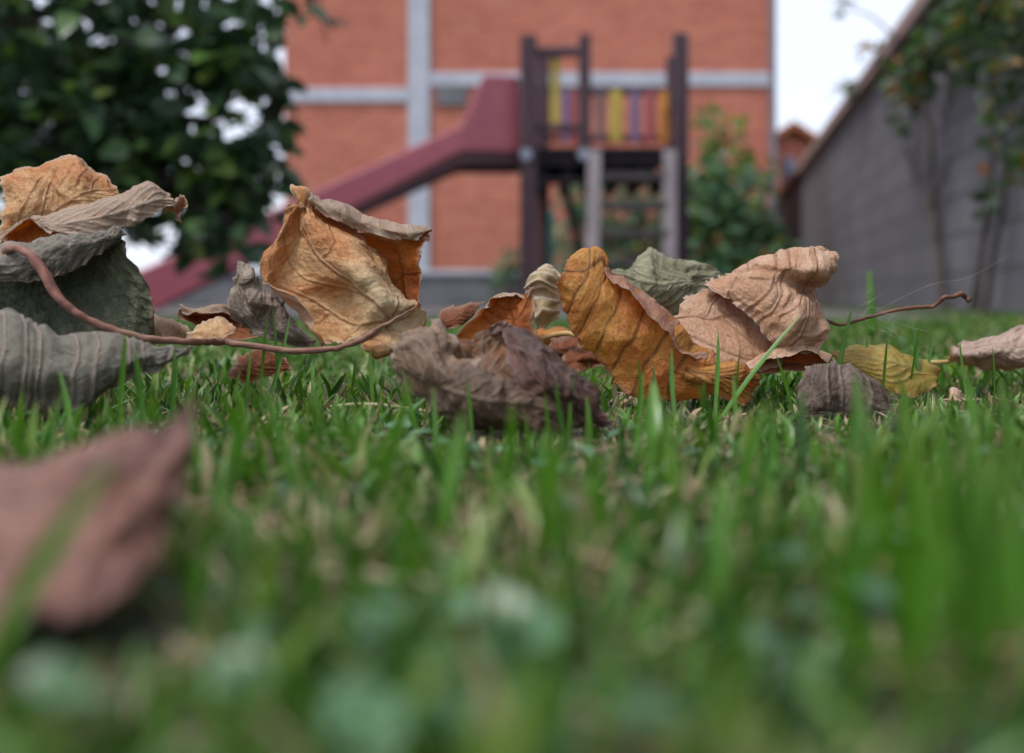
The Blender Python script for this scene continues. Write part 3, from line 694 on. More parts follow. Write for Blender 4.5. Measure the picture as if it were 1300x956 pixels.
# wiry stalk sticking out at the right, straws in the grass
SG = 'straws lying in the grass'
pts = atc([(120,352,.3),(160,362,.0),(200,378,-.2),(250,381,-.2),(310,362,0),(370,345,.2),(430,328,.1),(500,315,.0),(570,308,.1),(630,303,.3),(655,285,.1),(680,265,-.2),(720,262,.1),(750,248,0),(770,262,.3),(788,280,.2)], (1000, 300), 3.413, .62)
o = tube('dry_stalk', pts, [.0009, .0010, .0010, .0011, .0012, .0017], twig_m, sides=10, sub=6, noise_a=.0003, seed=4)
tag(o, 'wiry reddish brown stalk reaching right from behind the beige pink leaf', 'stalk')
o = tube('straw', [at(420, 516, .53), at(455, 513, .525), at(500, 516, .52), at(552, 524, .515)], [.0006, .0009, .0007], straw_m, sides=8, noise_a=.0002)
tag(o, 'pale straw lying level in the grass below the largest tan leaf', 'straw', SG)
o = tube('straw', [at(375, 730, .215), at(430, 705, .225), at(480, 678, .235), at(530, 650, .245)], [.0007, .0010, .0008], straw_m, sides=8, noise_a=.0002)
tag(o, 'blurred tan straw slanting up to the right in the near grass', 'straw', SG)
fl = []
for k in range(16):
    x0 = random.uniform(1085, 1125); y0 = random.uniform(380, 425); a = random.uniform(-1.2, 1.2); L = random.uniform(15, 60)
    d = .62 + random.uniform(-.01, .01)
    p = [at(x0 + math.cos(a) * L * t + random.uniform(-4, 4), y0 - math.sin(a) * L * t + random.uniform(-4, 4), d + random.uniform(-.004, .004)) for t in (0, .33, .66, 1)]
    fl.append((p, [.000028, .00002]))
fl.append(([at(1110, 395, .62), at(1180, 362, .64), at(1230, 352, .66), at(1285, 322, .68)], [.000028, .00002]))
o = tubes('spider_silk', fl, simple_mat('silk', (.75, .75, .78), (.8, .8, .8), 10), sides=4, sub=4)
tag(o, 'white wisps of spider silk caught on the brown stalk', 'spider silk', kind='stuff')
o = tubes('plant_hair', [([at(538, 395, .62), at(560, 391, .62), at(590, 390, .63), at(618, 398, .64)], [.00006, .00004]), ([at(536, 402, .62), at(565, 398, .62), at(600, 396, .63)], [.00006, .00004])], straw_m, sides=5)
tag(o, 'two hair thin fibres sticking out right of the largest tan leaf', 'fibres')

# ------------------------------------------------------------------ ground and grass
def soil_mat():
    m, nt = new_mat('soil'); N = NT(nt)
    tc = N.n('ShaderNodeTexCoord').outputs['Object']
    a = N.noise(tc, 60, 6, .65); b = N.noise(tc, .6, 4, .6); c = N.noise(tc, 260, 4, .7)
    base = N.mix(N.mr(a, .35, .65), (.022, .017, .012), (.06, .046, .03))
    gr = N.mix(N.mr(c, .35, .65), (.022, .05, .014), (.06, .10, .03))
    pos = N.n('ShaderNodeSeparateXYZ'); N.l(tc, pos.inputs[0])
    base = N.mix(N.mr(pos.outputs[1], .6, 3.0, .15, .9), base, gr)
    base = N.mix(N.mr(b, .5, .7, 0, .3), base, (.09, .10, .04))
    bp = N.n('ShaderNodeBump'); bp.inputs['Distance'].default_value = .004; N.l(a, bp.inputs['Height'])
    p = N.n('ShaderNodeBsdfPrincipled'); N.l(base, p.inputs['Base Color']); p.inputs['Roughness'].default_value = .95; N.l(bp.outputs[0], p.inputs['Normal'])
    o = N.n('ShaderNodeOutputMaterial'); N.l(p.outputs[0], o.inputs[0]); return m
gx = np.concatenate([-np.geomspace(300, .6, 22), np.linspace(-.5, .5, 90), np.geomspace(.6, 300, 22)])
gy = np.concatenate([-np.geomspace(60, .3, 10), np.linspace(-.2, 1.0, 110), np.geomspace(1.1, 400, 26)])
GX, GY = np.meshgrid(gx, gy)
Pg = np.stack([GX.ravel(), GY.ravel(), np.zeros(GX.size)], axis=1)
near = np.exp(-(np.hypot(Pg[:, 0], Pg[:, 1] - .4) / 1.0) ** 2)
Pg[:, 2] = (.0016 * vnoise(Pg, .035, 3) + .0008 * vnoise(Pg, .012, 4)) * near - .001
ii = np.arange(GX.size).reshape(GX.shape)
Qg = np.stack([ii[:-1, :-1], ii[:-1, 1:], ii[1:, 1:], ii[1:, :-1]], axis=2).reshape(-1, 4)
o = link_mesh('ground', mesh_arrays('ground', Pg, Qg), soil_mat())
tag(o, kind='structure')

m_ = bpy.data.meshes.new('play_area')
m_.from_pydata([(-9, 3.6, .004), (1.6, 3.6, .004), (3.2, 13.4, .004), (-9, 13.4, .004)], [], [(0, 1, 2, 3)])
tag(link_mesh('play_area', m_, simple_mat('grey_sand', (.17, .155, .15), (.12, .11, .11), 3, .95, .5, .01, .1)), kind='structure')

# minimum leaf height over the lawn, so blades do not grow through leaves
foot = np.concatenate(LEAF_FOOT); CS = .004
hmap = {}
for x, y, z in foot:
    k = (int(x // CS), int(y // CS))
    if z < hmap.get(k, 9): hmap[k] = z

# where the lawn is trodden shorter: photo columns, distance range, highest row its tips reach
ZONES = [(480, 790, .28, .47, 540), (-80, 245, .30, .49, 492), (-100, 260, .08, .20, 800), (690, 1000, .38, .58, 505), (1000, 1150, .36, .56, 515), (240, 520, .30, .57, 470), (1060, 1400, .40, .66, 490), (240, 1080, .10, .30, 580)]
def blades(n, ysampler, xm, h0, h1, w0, w1, seg=6, seed=0, capleaf=False, lean=.5, flat=0.):
    g = np.random.default_rng(seed)
    y = ysampler(g, n); half = .47 * y + xm; x = g.uniform(-1, 1, n) * half
    if y.max() > 2.9:
        k = ~((y > 3.5) & (y < 13.5) & (x < .16 * y + .95)); x, y = x[k], y[k]; n = len(x)
    clump = vnoise(np.stack([x, y, np.zeros(n)], 1), .05 * max(1, np.median(y)), seed) * .5 + .5
    H = (h0 + (h1 - h0) * g.beta(1.6, 2.6, n)) * (.72 + .5 * clump)
    az = g.uniform(0, 2 * np.pi, n); ln = np.abs(g.normal(0, lean, n)) + .05
    z0 = np.full(n, -.002)
    if capleaf:
        for i in range(n):
            best = 9.
            for t in (0., .5, 1.):
                xx = x[i] + math.cos(az[i]) * ln[i] * H[i] * t; yy = y[i] + math.sin(az[i]) * ln[i] * H[i] * t
                v = hmap.get((int(xx // CS), int(yy // CS)), 9.)
                best = min(best, v)
            if best < 9:
                H[i] = min(H[i], max(.003, best * .92))
                ln[i] = min(ln[i], .6)
    px_ = CX + F * x / y
    for (a0, a1, d0, d1, ym) in ZONES:
        k = (px_ > a0) & (px_ < a1) & (y > d0) & (y < d1)
        H[k] = np.minimum(H[k], np.maximum(.003, (CAMH - (ym - HY) / F * y[k]) * g.uniform(.5, 1.12, k.sum())))
    W = g.uniform(w0, w1, n) * np.clip(H / (.5 * (h0 + h1)), .4, 1.3)
    t = np.linspace(0, 1, seg + 1)
    curl = g.uniform(.3, 1.6, n)
    hx = ln[:, None] * H[:, None] * (t[None] ** (1 + curl[:, None]) * .8 + t[None] * .35)
    zz = H[:, None] * (t[None] - .28 * np.clip(ln, 0, 1.2)[:, None] * t[None] ** 2.5)
    fx = g.normal(0, .12, n)[:, None] * H[:, None] * np.sin(t[None] * 3)
    cxp = x[:, None] + np.cos(az)[:, None] * hx - np.sin(az)[:, None] * fx; cyp = y[:, None] + np.sin(az)[:, None] * hx + np.cos(az)[:, None] * fx
    yaw = az + np.pi / 2 + g.normal(0, .7, n)
    tw = g.normal(0, .6, n)[:, None] * t[None]
    wprof = np.where(t < .6, 1, np.sqrt(np.clip((1 - t) / .4, 0, 1)) * .97 + .03)[None] * (.6 + .4 * np.minimum(1, t * 4))[None]
    hw = W[:, None] * wprof * .5
    sx = np.cos(yaw[:, None] + tw); sy = np.sin(yaw[:, None] + tw)
    V = np.zeros((n, seg + 1, 3, 3))
    for k, sd in enumerate((-1, 0, 1)):
        V[:, :, k, 0] = cxp + sd * hw * sx - (hw * .45 * -sy if sd == 0 else 0)
        V[:, :, k, 1] = cyp + sd * hw * sy - (hw * .45 * sx if sd == 0 else 0)
        V[:, :, k, 2] = zz + z0[:, None]
    V[..., 1] = np.maximum(V[..., 1], .02)
    nv = (seg + 1) * 3
    q = []
    for s_ in range(seg):
        for k in (0, 1):
            a = s_ * 3 + k; q.append((a, a + 1, a + 4, a + 3))
    Q = (np.array(q)[None] + (np.arange(n) * nv)[:, None, None]).reshape(-1, 4)
    rnd = np.repeat(g.uniform(0, 1, n), nv); along = np.tile(np.repeat(t, 3), n)
    return V.reshape(-1, 3), Q, rnd, along

def grass(name, sets, mat, label):
    V = []; Q = []; r = []; a = []; o = 0
    for s_ in sets:
        V.append(s_[0]); Q.append(s_[1] + o); r.append(s_[2]); a.append(s_[3]); o += len(s_[0])
    me = mesh_arrays(name, np.concatenate(V), np.concatenate(Q), {'rnd': np.concatenate(r), 'along': np.concatenate(a)})
    ob = link_mesh(name, me, mat); tag(ob, label, 'grass', kind='stuff'); return ob

def hero_blades(lst, seed=9):
    """single blades told apart in the photograph: foot, tip, distance, width in mm"""
    g = np.random.default_rng(seed); Vs = []; Qs = []; seg = 10; t = np.linspace(0, 1, seg + 1)
    for i, (x0, y0, x1, y1, d, w, bend) in enumerate(lst):
        a = np.array(at(x0, y0, d)); b = np.array(at(x1, y1, d + g.uniform(-.008, .012))); a[2] = min(a[2], 0.0)
        L = np.linalg.norm(b - a); mid = (a + b) / 2 + np.array((bend * L, g.uniform(-.1, .1) * L, 0))
        P = (1 - t)[:, None] ** 2 * a + 2 * (t * (1 - t))[:, None] * mid + (t ** 2)[:, None] * b
        yaw = g.normal(0, .5); side = np.array((math.cos(yaw), math.sin(yaw), 0)); nn = np.array((-side[1], side[0], 0))
        hw = w * .0005 * np.where(t < .6, .75 + .4 * t, np.sqrt(np.clip((1 - t) / .4, 0, 1)) * .98 + .02)
        V = np.stack([P - side * hw[:, None], P + nn * (hw * .45)[:, None], P + side * hw[:, None]], axis=1)
        Vs.append(V.reshape(-1, 3)); q = []
        for s_ in range(seg):
            for k in (0, 1): c = s_ * 3 + k; q.append((c, c + 1, c + 4, c + 3))
        Qs.append(np.array(q) + i * (seg + 1) * 3)
    n = len(lst)
    return np.concatenate(Vs), np.concatenate(Qs), np.repeat(g.uniform(.4, .7, n), (seg + 1) * 3), np.tile(np.repeat(t, 3), n)
hl = [(898,560,1019,398,.525,3.2,-.08),(906,545,912,420,.53,2.2,.03),(858,540,853,442,.53,2.4,-.03),(812,540,810,455,.54,1.8,.04),(893,540,894,483,.54,2.4,0),(935,540,940,440,.54,1.6,-.05),
 (1010,540,985,450,.54,1.6,.06),(727,590,706,483,.40,4.6,-.06),(800,590,815,470,.42,3.2,.05),(830,600,822,500,.36,4.2,0),(600,530,592,478,.44,2.2,.03),(336,470,368,400,.565,2.0,.05),(330,470,341,395,.57,1.5,-.05),(352,470,346,388,.57,1.4,.04),
 (395,500,400,440,.56,2.2,0),(440,520,452,452,.55,2.2,.04),(476,520,470,440,.55,2.0,-.04),(520,520,516,460,.55,1.6,.03),(550,500,545,440,.56,1.6,-.03),(308,520,318,440,.55,1.7,.05),(285,520,270,440,.55,1.8,-.05),
 (1062,460,1083,388,.60,2.8,-.06),(1163,465,1155,400,.62,2.6,.05),(1150,455,1168,402,.62,1.6,0),(1170,460,1188,420,.62,1.6,.0),(1230,475,1218,430,.60,1.4,0),(1262,480,1260,440,.6,1.6,.04),(1120,470,1127,425,.6,1.8,0),(1095,470,1100,420,.62,1.8,.05),
 (1060,640,1085,470,.33,3.2,.1),(1180,600,1140,470,.35,3.4,-.05),(1240,620,1225,470,.33,3.0,.05),(1290,620,1270,480,.34,3.0,.03),
 (1180,800,1110,560,.17,4.0,-.05),(1230,830,1215,540,.165,4.5,.05),(1275,830,1290,550,.17,4.2,0),(1150,860,1180,600,.15,4.0,.06),(1320,800,1260,560,.18,4.0,0),(1080,820,1020,600,.17,3.6,.04),
 (-30,760,150,575,.155,3.6,-.1),(400,640,330,470,.28,3.4,-.05),(290,640,305,500,.30,3.2,.04),(470,640,520,480,.30,3.4,.05),(560,700,590,520,.25,3.6,-.05),(640,640,650,510,.29,3.4,.04),(690,700,700,540,.24,4.0,0),
 (760,720,745,560,.23,3.6,.06),(870,700,850,520,.26,3.8,-.06),(950,700,985,500,.26,3.6,.05),(520,760,500,580,.2,3.4,.05),(900,780,930,600,.19,3.6,-.05),(260,620,235,500,.33,3.0,0),(180,560,170,440,.42,2.6,.04),(150,540,160,420,.44,2.2,-.03),(90,560,75,470,.42,2.6,.04),(215,540,222,440,.46,2.4,.02)]
gg = random.Random(5)
for k in range(46):
    d = gg.uniform(.15, .34); x0 = gg.uniform(1080, 1420) ; hl.append((x0, 900, x0 + gg.uniform(-70, 50), gg.uniform(550, 680) if d < .22 else gg.uniform(465, 560), d, gg.uniform(2.6, 4.4), gg.uniform(-.1, .1)))
for k in range(50):
    d = gg.uniform(.30, .56); x0 = gg.uniform(-20, 1300); y1 = HY + F * (CAMH - gg.uniform(.016, .030)) / d; hl.append((x0, 700, x0 + gg.uniform(-40, 40), y1, d, gg.uniform(2.0, 3.8), gg.uniform(-.1, .1)))
hero = hero_blades(hl)
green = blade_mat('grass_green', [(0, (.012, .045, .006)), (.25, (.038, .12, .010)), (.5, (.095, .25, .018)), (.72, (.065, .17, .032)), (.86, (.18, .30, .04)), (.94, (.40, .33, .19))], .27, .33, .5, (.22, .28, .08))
yr = lambda a, b: (lambda g, n: a + (b - a) * g.uniform(0, 1, n) ** 1)
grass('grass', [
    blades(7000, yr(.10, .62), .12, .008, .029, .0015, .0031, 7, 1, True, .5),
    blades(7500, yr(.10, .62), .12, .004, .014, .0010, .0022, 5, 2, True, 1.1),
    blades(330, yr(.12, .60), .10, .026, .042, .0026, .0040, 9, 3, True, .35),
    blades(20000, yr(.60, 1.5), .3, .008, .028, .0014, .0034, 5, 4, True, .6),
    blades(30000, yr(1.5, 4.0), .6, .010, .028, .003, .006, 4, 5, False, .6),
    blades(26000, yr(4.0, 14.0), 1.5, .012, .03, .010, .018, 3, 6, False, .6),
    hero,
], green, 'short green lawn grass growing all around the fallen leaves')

# dry thatch flecks and low round weed leaves between the blades
dry = blade_mat('dry_thatch', [(0, (.30, .21, .12)), (.3, (.42, .31, .18)), (.6, (.24, .14, .09)), (.85, (.50, .41, .28)), (1, (.36, .22, .17))], .2, .6, .3)
ob = grass('dry_thatch', [blades(8000, yr(.17, .95), .15, .004, .015, .0008, .0034, 4, 7, True, 2.4)], dry, 'dead straw flecks lying between the green blades')

def leaflet_arrays(P0, axis, nrm, L, W, bend=.15, n=5):
    """ovate leaflets, vectorised: P0, axis, nrm are Nx3"""
    N_ = len(P0); side = np.cross(nrm, axis); t = np.linspace(0, 1, n + 1)
    prof = np.sin(np.pi * np.clip(t, 0, 1) ** .75) ** .8; prof[0] = .04; prof[-1] = .02
    V = np.zeros((N_, n + 1, 3, 3))
    cen = P0[:, None, :] + axis[:, None, :] * (L[:, None] * t)[..., None] - nrm[:, None, :] * (bend * L[:, None] * t ** 2)[..., None]
    for k, sd in enumerate((-1, 0, 1)):
        V[:, :, k] = cen + side[:, None, :] * (sd * .5 * W[:, None] * prof)[..., None] + (nrm[:, None, :] * (.12 * W[:, None] * prof)[..., None] if sd else 0)
    nv = (n + 1) * 3; q = []
    for s_ in range(n):
        for k in (0, 1):
            a = s_ * 3 + k; q.append((a, a + 1, a + 4, a + 3))
    Q = (np.array(q)[None] + (np.arange(N_) * nv)[:, None, None]).reshape(-1, 4)
    return V.reshape(-1, 3), Q, nv, np.tile(np.repeat(t, 3), N_)

def unit(a): return a / (np.linalg.norm(a, axis=-1, keepdims=True) + 1e-12)

g = np.random.default_rng(44); n = 210
y = .12 + .36 * g.uniform(0, 1, n) ** 1.1; x = g.uniform(-1, 1, n) * (.47 * y + .08)
P0 = np.stack([x, y, g.uniform(.002, .009, n)], 1); az = g.uniform(0, 2 * np.pi, n)
ax = unit(np.stack([np.cos(az), np.sin(az), g.uniform(0, .5, n)], 1)); nr_ = unit(np.cross(np.cross(ax, np.array((0, 0, 1.)) + g.normal(0, .3, (n, 3))), ax))
V, Q, nv, al = leaflet_arrays(P0, ax, nr_, g.uniform(.007, .015, n), g.uniform(.005, .010, n))
weed_m = blade_mat('weed_leaves', [(0, (.03, .11, .03)), (.5, (.055, .15, .05)), (.8, (.11, .24, .11)), (.95, (.15, .28, .15)), (1, (.05, .14, .02))], .25, .35, .6)
big = []
for (px, py, sz) in ((640, 770, 1.0), (680, 800, .9), (470, 790, 1.1), (455, 840, 1.0), (300, 850, .9), (70, 860, .8), (1000, 700, .6), (1010, 850, .9), (450, 620, .4), (360, 615, .35), (830, 900, 1.0), (560, 900, 1.1), ):
    d = F * (CAMH - .010) / (py - HY); big.append((at(px, py, d), sz))
B0 = np.array([b[0] for b in big]); nb = len(big); azb = g.uniform(0, 2 * np.pi, nb); sz = np.array([b[1] for b in big]) * .011
axb = unit(np.stack([np.cos(azb), np.sin(azb) * .6, g.uniform(-.1, .4, nb)], 1)); nb_ = unit(np.cross(np.cross(axb, np.array((0, -.5, 1.)) + g.normal(0, .25, (nb, 3))), axb))
V2, Q2, nv, al2 = leaflet_arrays(B0 - axb * sz[:, None] * .5, axb, nb_, sz, sz * .7)
rb = np.concatenate([np.repeat(g.uniform(0, 1, n), nv), np.repeat(g.uniform(.3, .68, nb), nv)]); Q = np.concatenate([Q, Q2 + len(V)]); V = np.concatenate([V, V2]); al = np.concatenate([al, al2])
me = mesh_arrays('low_weeds', V, Q, {'rnd': rb, 'along': al * .5 + .4})
tag(link_mesh('low_weeds', me, weed_m), 'small round blue green weed leaves low between the grass blades', 'weeds', kind='stuff')

# ------------------------------------------------------------------ background helpers
class MB:
    def __init__(s): s.v = []; s.f = []
    def box(s, c, d, rz=0.):
        cx, cy, cz = c; hx, hy, hz = d[0] / 2, d[1] / 2, d[2] / 2; o = len(s.v); co, si = math.cos(rz), math.sin(rz)
        for sx in (-1, 1):
            for sy in (-1, 1):
                for sz in (-1, 1):
                    s.v.append((cx + sx * hx * co - sy * hy * si, cy + sx * hx * si + sy * hy * co, cz + sz * hz))
        for f in ((0, 1, 3, 2), (4, 6, 7, 5), (0, 4, 5, 1), (2, 3, 7, 6), (0, 2, 6, 4), (1, 5, 7, 3)): s.f.append(tuple(o + k for k in f))
    def prism(s, ring, off):
        """ring of 3-D points extruded by a vector"""
        o = len(s.v); n = len(ring); off = Vector(off)
        for p in ring: s.v.append(tuple(Vector(p)))
        for p in ring: s.v.append(tuple(Vector(p) + off))
        s.f.append(tuple(range(o + n - 1, o - 1, -1))); s.f.append(tuple(range(o + n, o + 2 * n)))
        for k in range(n): s.f.append((o + k, o + (k + 1) % n, o + n + (k + 1) % n, o + n + k))
    def build(s, name, mat, parent=None, bevel=.006, smooth=False):
        me = bpy.data.meshes.new(name); me.from_pydata(s.v, [], s.f); me.materials.append(mat)
        import bmesh
        bm = bmesh.new(); bm.from_mesh(me); bmesh.ops.recalc_face_normals(bm, faces=bm.faces)
        if bevel: bmesh.ops.bevel(bm, geom=[e for e in bm.edges], offset=bevel, segments=1, affect='EDGES', clamp_overlap=True)
        bm.to_mesh(me); bm.free(); me.update()
        o = bpy.data.objects.new(name, me); col.objects.link(o)
        if parent is not None:
            o.parent = parent; o.location = -Vector(parent.location)
        return o

def brick_mat(name, c1, c2, mortar, scale, bw=.25, bh=.07, ms=.01, rot=(R(90), 0, 0), stain=.25, bump=.4):
    m, nt = new_mat(name); N = NT(nt)
    tc = N.n('ShaderNodeTexCoord').outputs['Object']
    mp = N.n('ShaderNodeMapping'); mp.inputs['Rotation'].default_value = rot; N.l(tc, mp.inputs[0])
    b = N.n('ShaderNodeTexBrick'); N.l(mp.outputs[0], b.inputs['Vector'])
    b.inputs['Scale'].default_value = scale; b.inputs['Brick Width'].default_value = bw; b.inputs['Row Height'].default_value = bh; b.inputs['Mortar Size'].default_value = ms
    b.inputs['Color1'].default_value = c4(c1); b.inputs['Color2'].default_value = c4(c2); b.inputs['Mortar'].default_value = c4(mortar)
    nz = N.noise(tc, .9, 5, .6); n2 = N.noise(tc, 6, 5, .65)
    base = N.mix(N.mr(nz, .4, .7, 0, stain), b.outputs[0], tuple(x * .5 for x in c1))
    base = N.mix(N.mr(n2, .5, .75, 0, stain), base, tuple(min(1, x * 1.25 + .03) for x in mortar))
    bp = N.n('ShaderNodeBump'); bp.inputs['Distance'].default_value = .008; bp.inputs['Strength'].default_value = bump; bp.invert = True; N.l(b.outputs['Fac'], bp.inputs['Height'])
    p = N.n('ShaderNodeBsdfPrincipled'); N.l(base, p.inputs['Base Color']); p.inputs['Roughness'].default_value = .9; N.l(bp.outputs[0], p.inputs['Normal'])
    o = N.n('ShaderNodeOutputMaterial'); N.l(p.outputs[0], o.inputs[0]); return m

concrete = simple_mat('concrete', (.36, .37, .40), (.29, .30, .33), 3, .85, .3, .01, .2)
pale = simple_mat('pale_concrete', (.52, .54, .60), (.44, .46, .52), 3, .85, .3, .01, .2)
dark_conc = simple_mat('weathered_concrete', (.20, .20, .21), (.14, .14, .15), 2, .9, .3, .01, .2)
brick = brick_mat('orange_brick', (.56, .15, .08), (.42, .09, .055), (.44, .25, .19), 1.0, .25, .075, .010, stain=.33)
block = brick_mat('grey_block', (.15, .142, .155), (.11, .104, .116), (.07, .066, .073), 1.0, 0.50, .22, .015, rot=(R(90), 0, 0), stain=.7)
tile = simple_mat('terracotta_tile', (.42, .16, .08), (.34, .12, .06), 4, .8, .4, .02, .2, stretch=(6, 1, 1))

# ------------------------------------------------------------------ brick building
D = 16.0
e = empty('brick_building', (0.25, D, 0), 'tall orange brick building with pale concrete pillar and floor bands behind the playground', 'building')
m = MB(); m.box((.25, D + 3.5, 4.5), (6.9, 7, 9)); m.build('wall', brick, e, 0)
xp = at(532, 0, D)[0]
m = MB(); m.box((xp, D - .01, 4.5), (.30, .10, 9.0)); m.build('pillar', pale, e, .01)
zb = at(0, 121, D)[2]
def band(z, x0, x1, h=.20):
    m = MB(); m.box(((x0 + x1) / 2, D - .006, z), (x1 - x0, .07, h)); return m.build('floor_band', pale, e, .01)
band(zb, -3.2, xp - .155); band(zb + .22, xp + .155, 3.71, .2); band(zb + 3.0, -3.2, xp - .155); band(zb + 3.2, xp + .155, 3.71)
m = MB(); m.box((3.66, D - .03, 2.0), (.09, .09, 4.9)); m.build('downpipe', simple_mat('grey_pipe', (.22, .21, .24), (.18, .17, .2), 3, .6), e, .01)
m = MB(); m.box((at(573, 0, D)[0], D - .02, zb + .0), (.42, .05, .30)); m.build('vent', dark_conc, e, .01)
m = MB(); m.box((.25, D + 3.5, 9.1), (7.4, 7.5, .25)); m.build('roof', tile, e, .02)

# low wall in front of it
DL = 13.6
zc = at(0, 343, DL)[2]
e = empty('low_wall', (-1.8, DL, 0), 'low grey wall with pale coping running behind the playground slide', 'wall')
m = MB(); m.box((-3.4, DL + .1, (zc - .06) / 2), (8.9, .2, zc - .06)); m.build('wall', dark_conc, e, .01)
m = MB(); m.box((-3.4, DL + .1, zc - .03), (8.95, .28, .062)); m.build('coping', pale, e, .01)

# small house with tiled roof beyond the wall
e = empty('small_house', (8.0, 33, 0), 'small far house with an orange gable roof between the brick building and the grey wall', 'house')
m = MB(); m.box((7.5, 33, 1.6), (4.6, 5, 3.2)); m.prism([(5.2, 30.5, 3.2), (7.5, 30.5, 4.62), (9.8, 30.5, 3.2)], (0, 5, 0)); m.build('wall', brick, e, 0)
m = MB(); m.prism([(4.8, 30.2, 3.02), (7.5, 30.2, 4.72), (10.2, 30.2, 3.02), (10.2, 30.2, 3.2), (7.5, 30.2, 4.92), (4.8, 30.2, 3.2)], (0, 5.6, 0)); m.build('roof', tile, e, 0)
e = tube('utility_pole', [(at(1000, 0, 20)[0], 20, -.1), (at(1000, 0, 20)[0], 20, 1.5), (at(1000, 0, 20)[0], 20, 2.6)], [.12, .11], simple_mat('bluish_paint', (.20, .26, .34), (.17, .22, .3), 2, .6), sides=12)
tag(e, 'short blue grey post between the brick building corner and the block wall', 'post')

# block wall on the right, running away from the camera
wd = math.atan(237 / F); WX, WY = 2.66, 7.3; dx, dy = math.sin(wd), math.cos(wd)
def wpt(y, off=0., z=0.):
    t = (y - WY) / dy; return (WX + dx * t + off * dy, y - off * dx, z)
e = empty('block_wall', wpt(0), 'long weathered grey block wall receding on the right side', 'wall')
H = 2.0
def wall_piece(name, mat, y0, y1, off0, off1, z0, z1, bev):
    a = Vector(wpt(y0)); L = (y1 - y0) / dy
    m = MB(); m.box((L / 2, (off0 + off1) / 2, (z0 + z1) / 2), (L, off1 - off0, z1 - z0))
    o = m.build(name, mat, None, bev); o.parent = e; o.location = a - Vector(e.location); o.rotation_euler = (0, 0, math.pi / 2 - wd)
    return o
wall_piece('wall', block, -1.5, 24, -.2, 0.0, -.1, H - .13, 0)
wall_piece('coping', simple_mat('coping_tile', (.34, .23, .20), (.26, .20, .19), 3, .85, .4, .02), -1.5, 24, -.28, .09, H - .13, H, .01)

# green fence post behind the tower
o = tube('fence_post', [at(697, 392, 11.6), at(697, 330, 11.6), at(697, 268, 11.6)], [.055, .055], simple_mat('green_paint', (.03, .22, .17), (.025, .18, .14), 4, .5), sides=12)
tag(o, 'teal green metal post behind the left leg of the play tower', 'post')

# ------------------------------------------------------------------ play tower with slide
wood = simple_mat('dark_stained_wood', (.075, .045, .055), (.05, .03, .038), 5, .7, .4, .004, .3, stretch=(1, 1, .2))
darkw = simple_mat('deck_wood', (.03, .024, .028), (.02, .016, .02), 6, .8, .4, .004, .2)
greyw = simple_mat('weathered_grey_wood', (.27, .235, .245), (.20, .175, .185), 6, .8, .4, .004, .2, stretch=(1, 1, .2))
stepw = simple_mat('step_wood', (.085, .075, .078), (.06, .055, .055), 6, .8, .4, .004, .2)
def paint(n, c): return simple_mat(n, c, tuple(x * .8 for x in c), 6, .5, .2, .002, .4)
yel_p = paint('yellow_paint', (.52, .40, .07)); pur_p = paint('violet_paint', (.19, .14, .28)); redp = paint('red_paint', (.38, .09, .10)); org_p = paint('orange_paint', (.60, .25, .03)); gryp = paint('grey_paint', (.14, .12, .13))
DT = 8.9; DB = 10.0
e = empty('play_tower', (at(768, 0, 9.4)[0], 9.4, 0), 'wooden playground tower with a red slide, coloured slats and a step ladder', 'playground tower')
def upright(px, w, d, y0, y1, name='post', mat=None):
    x = at(px, 0, d)[0]; za = at(0, y1, d)[2]; zb_ = at(0, y0, d)[2]
    m = MB(); m.box((x, d, (za + zb_) / 2), (w, w, zb_ - za)); return m.build(name, mat or wood, e, .012)
zt = lambda y, d: at(0, y, d)[2]
upright(671, .135, DT, 46, 396)
upright(742, .095, DT, 45, 192)
upright(864, .115, DT, 43, 396)
upright(690, .10, DB, 72, 393)
upright(853, .10, DB, 72, 393)
def bar(x0, x1, d, z, th, name, mat, dep=.05):
    m = MB(); m.box(((x0 + x1) / 2, d, z), (x1 - x0, dep, th)); return m.build(name, mat, e, .008)
X = lambda px, d: at(px, 0, d)[0]
bar(X(682, DT), X(735, DT), DT, zt(66, DT), .075, 'rail', wood)
bar(X(682, DT), X(735, DT), DT, zt(163, DT), .065, 'rail', wood)
bar(X(695, DB), X(850, DB), DB, zt(116, DB), .07, 'rail', wood)
bar(X(695, DB), X(850, DB), DB, zt(176, DB), .06, 'rail', wood)
for px, w, mt in ((762, 9, gryp), (782, 15, yel_p), (806, 11, pur_p), (826, 12, redp), (843, 10, org_p), (728, 9, redp), (718, 10, pur_p)):
    bar(X(px - w / 2, DB - .05), X(px + w / 2, DB - .05), DB - .05, (zt(118, DB) + zt(180, DB)) / 2, zt(116, DB) - zt(182, DB), 'slat', mt, .025)
bar(X(699, DT), X(711, DT), DT + .04, (zt(68, DT) + zt(162, DT)) / 2, zt(68, DT) - zt(162, DT), 'slat', yel_p, .025)
# side rails going back on the right
for z in (zt(112, DT), zt(176, DT)):
    m = MB(); m.prism([(X(862, DT) - .03, DT, z - .035), (X(862, DT) + .03, DT, z - .035), (X(862, DT) + .03, DT, z + .035), (X(862, DT) - .03, DT, z + .035)], (X(853, DB) - X(862, DT), DB - DT, 0)); m.build('rail', wood, e, .006)
for k, mt in enumerate((org_p, yel_p, redp)):
    t = (k + .7) / 3.6; x = X(862, DT) * (1 - t) + X(853, DB) * t; yy = DT * (1 - t) + DB * t
    m = MB(); m.box((x, yy, (zt(116, DT) + zt(182, DT)) / 2), (.025, .11, zt(116, DT) - zt(182, DT))); m.build('slat', mt, e, .004)
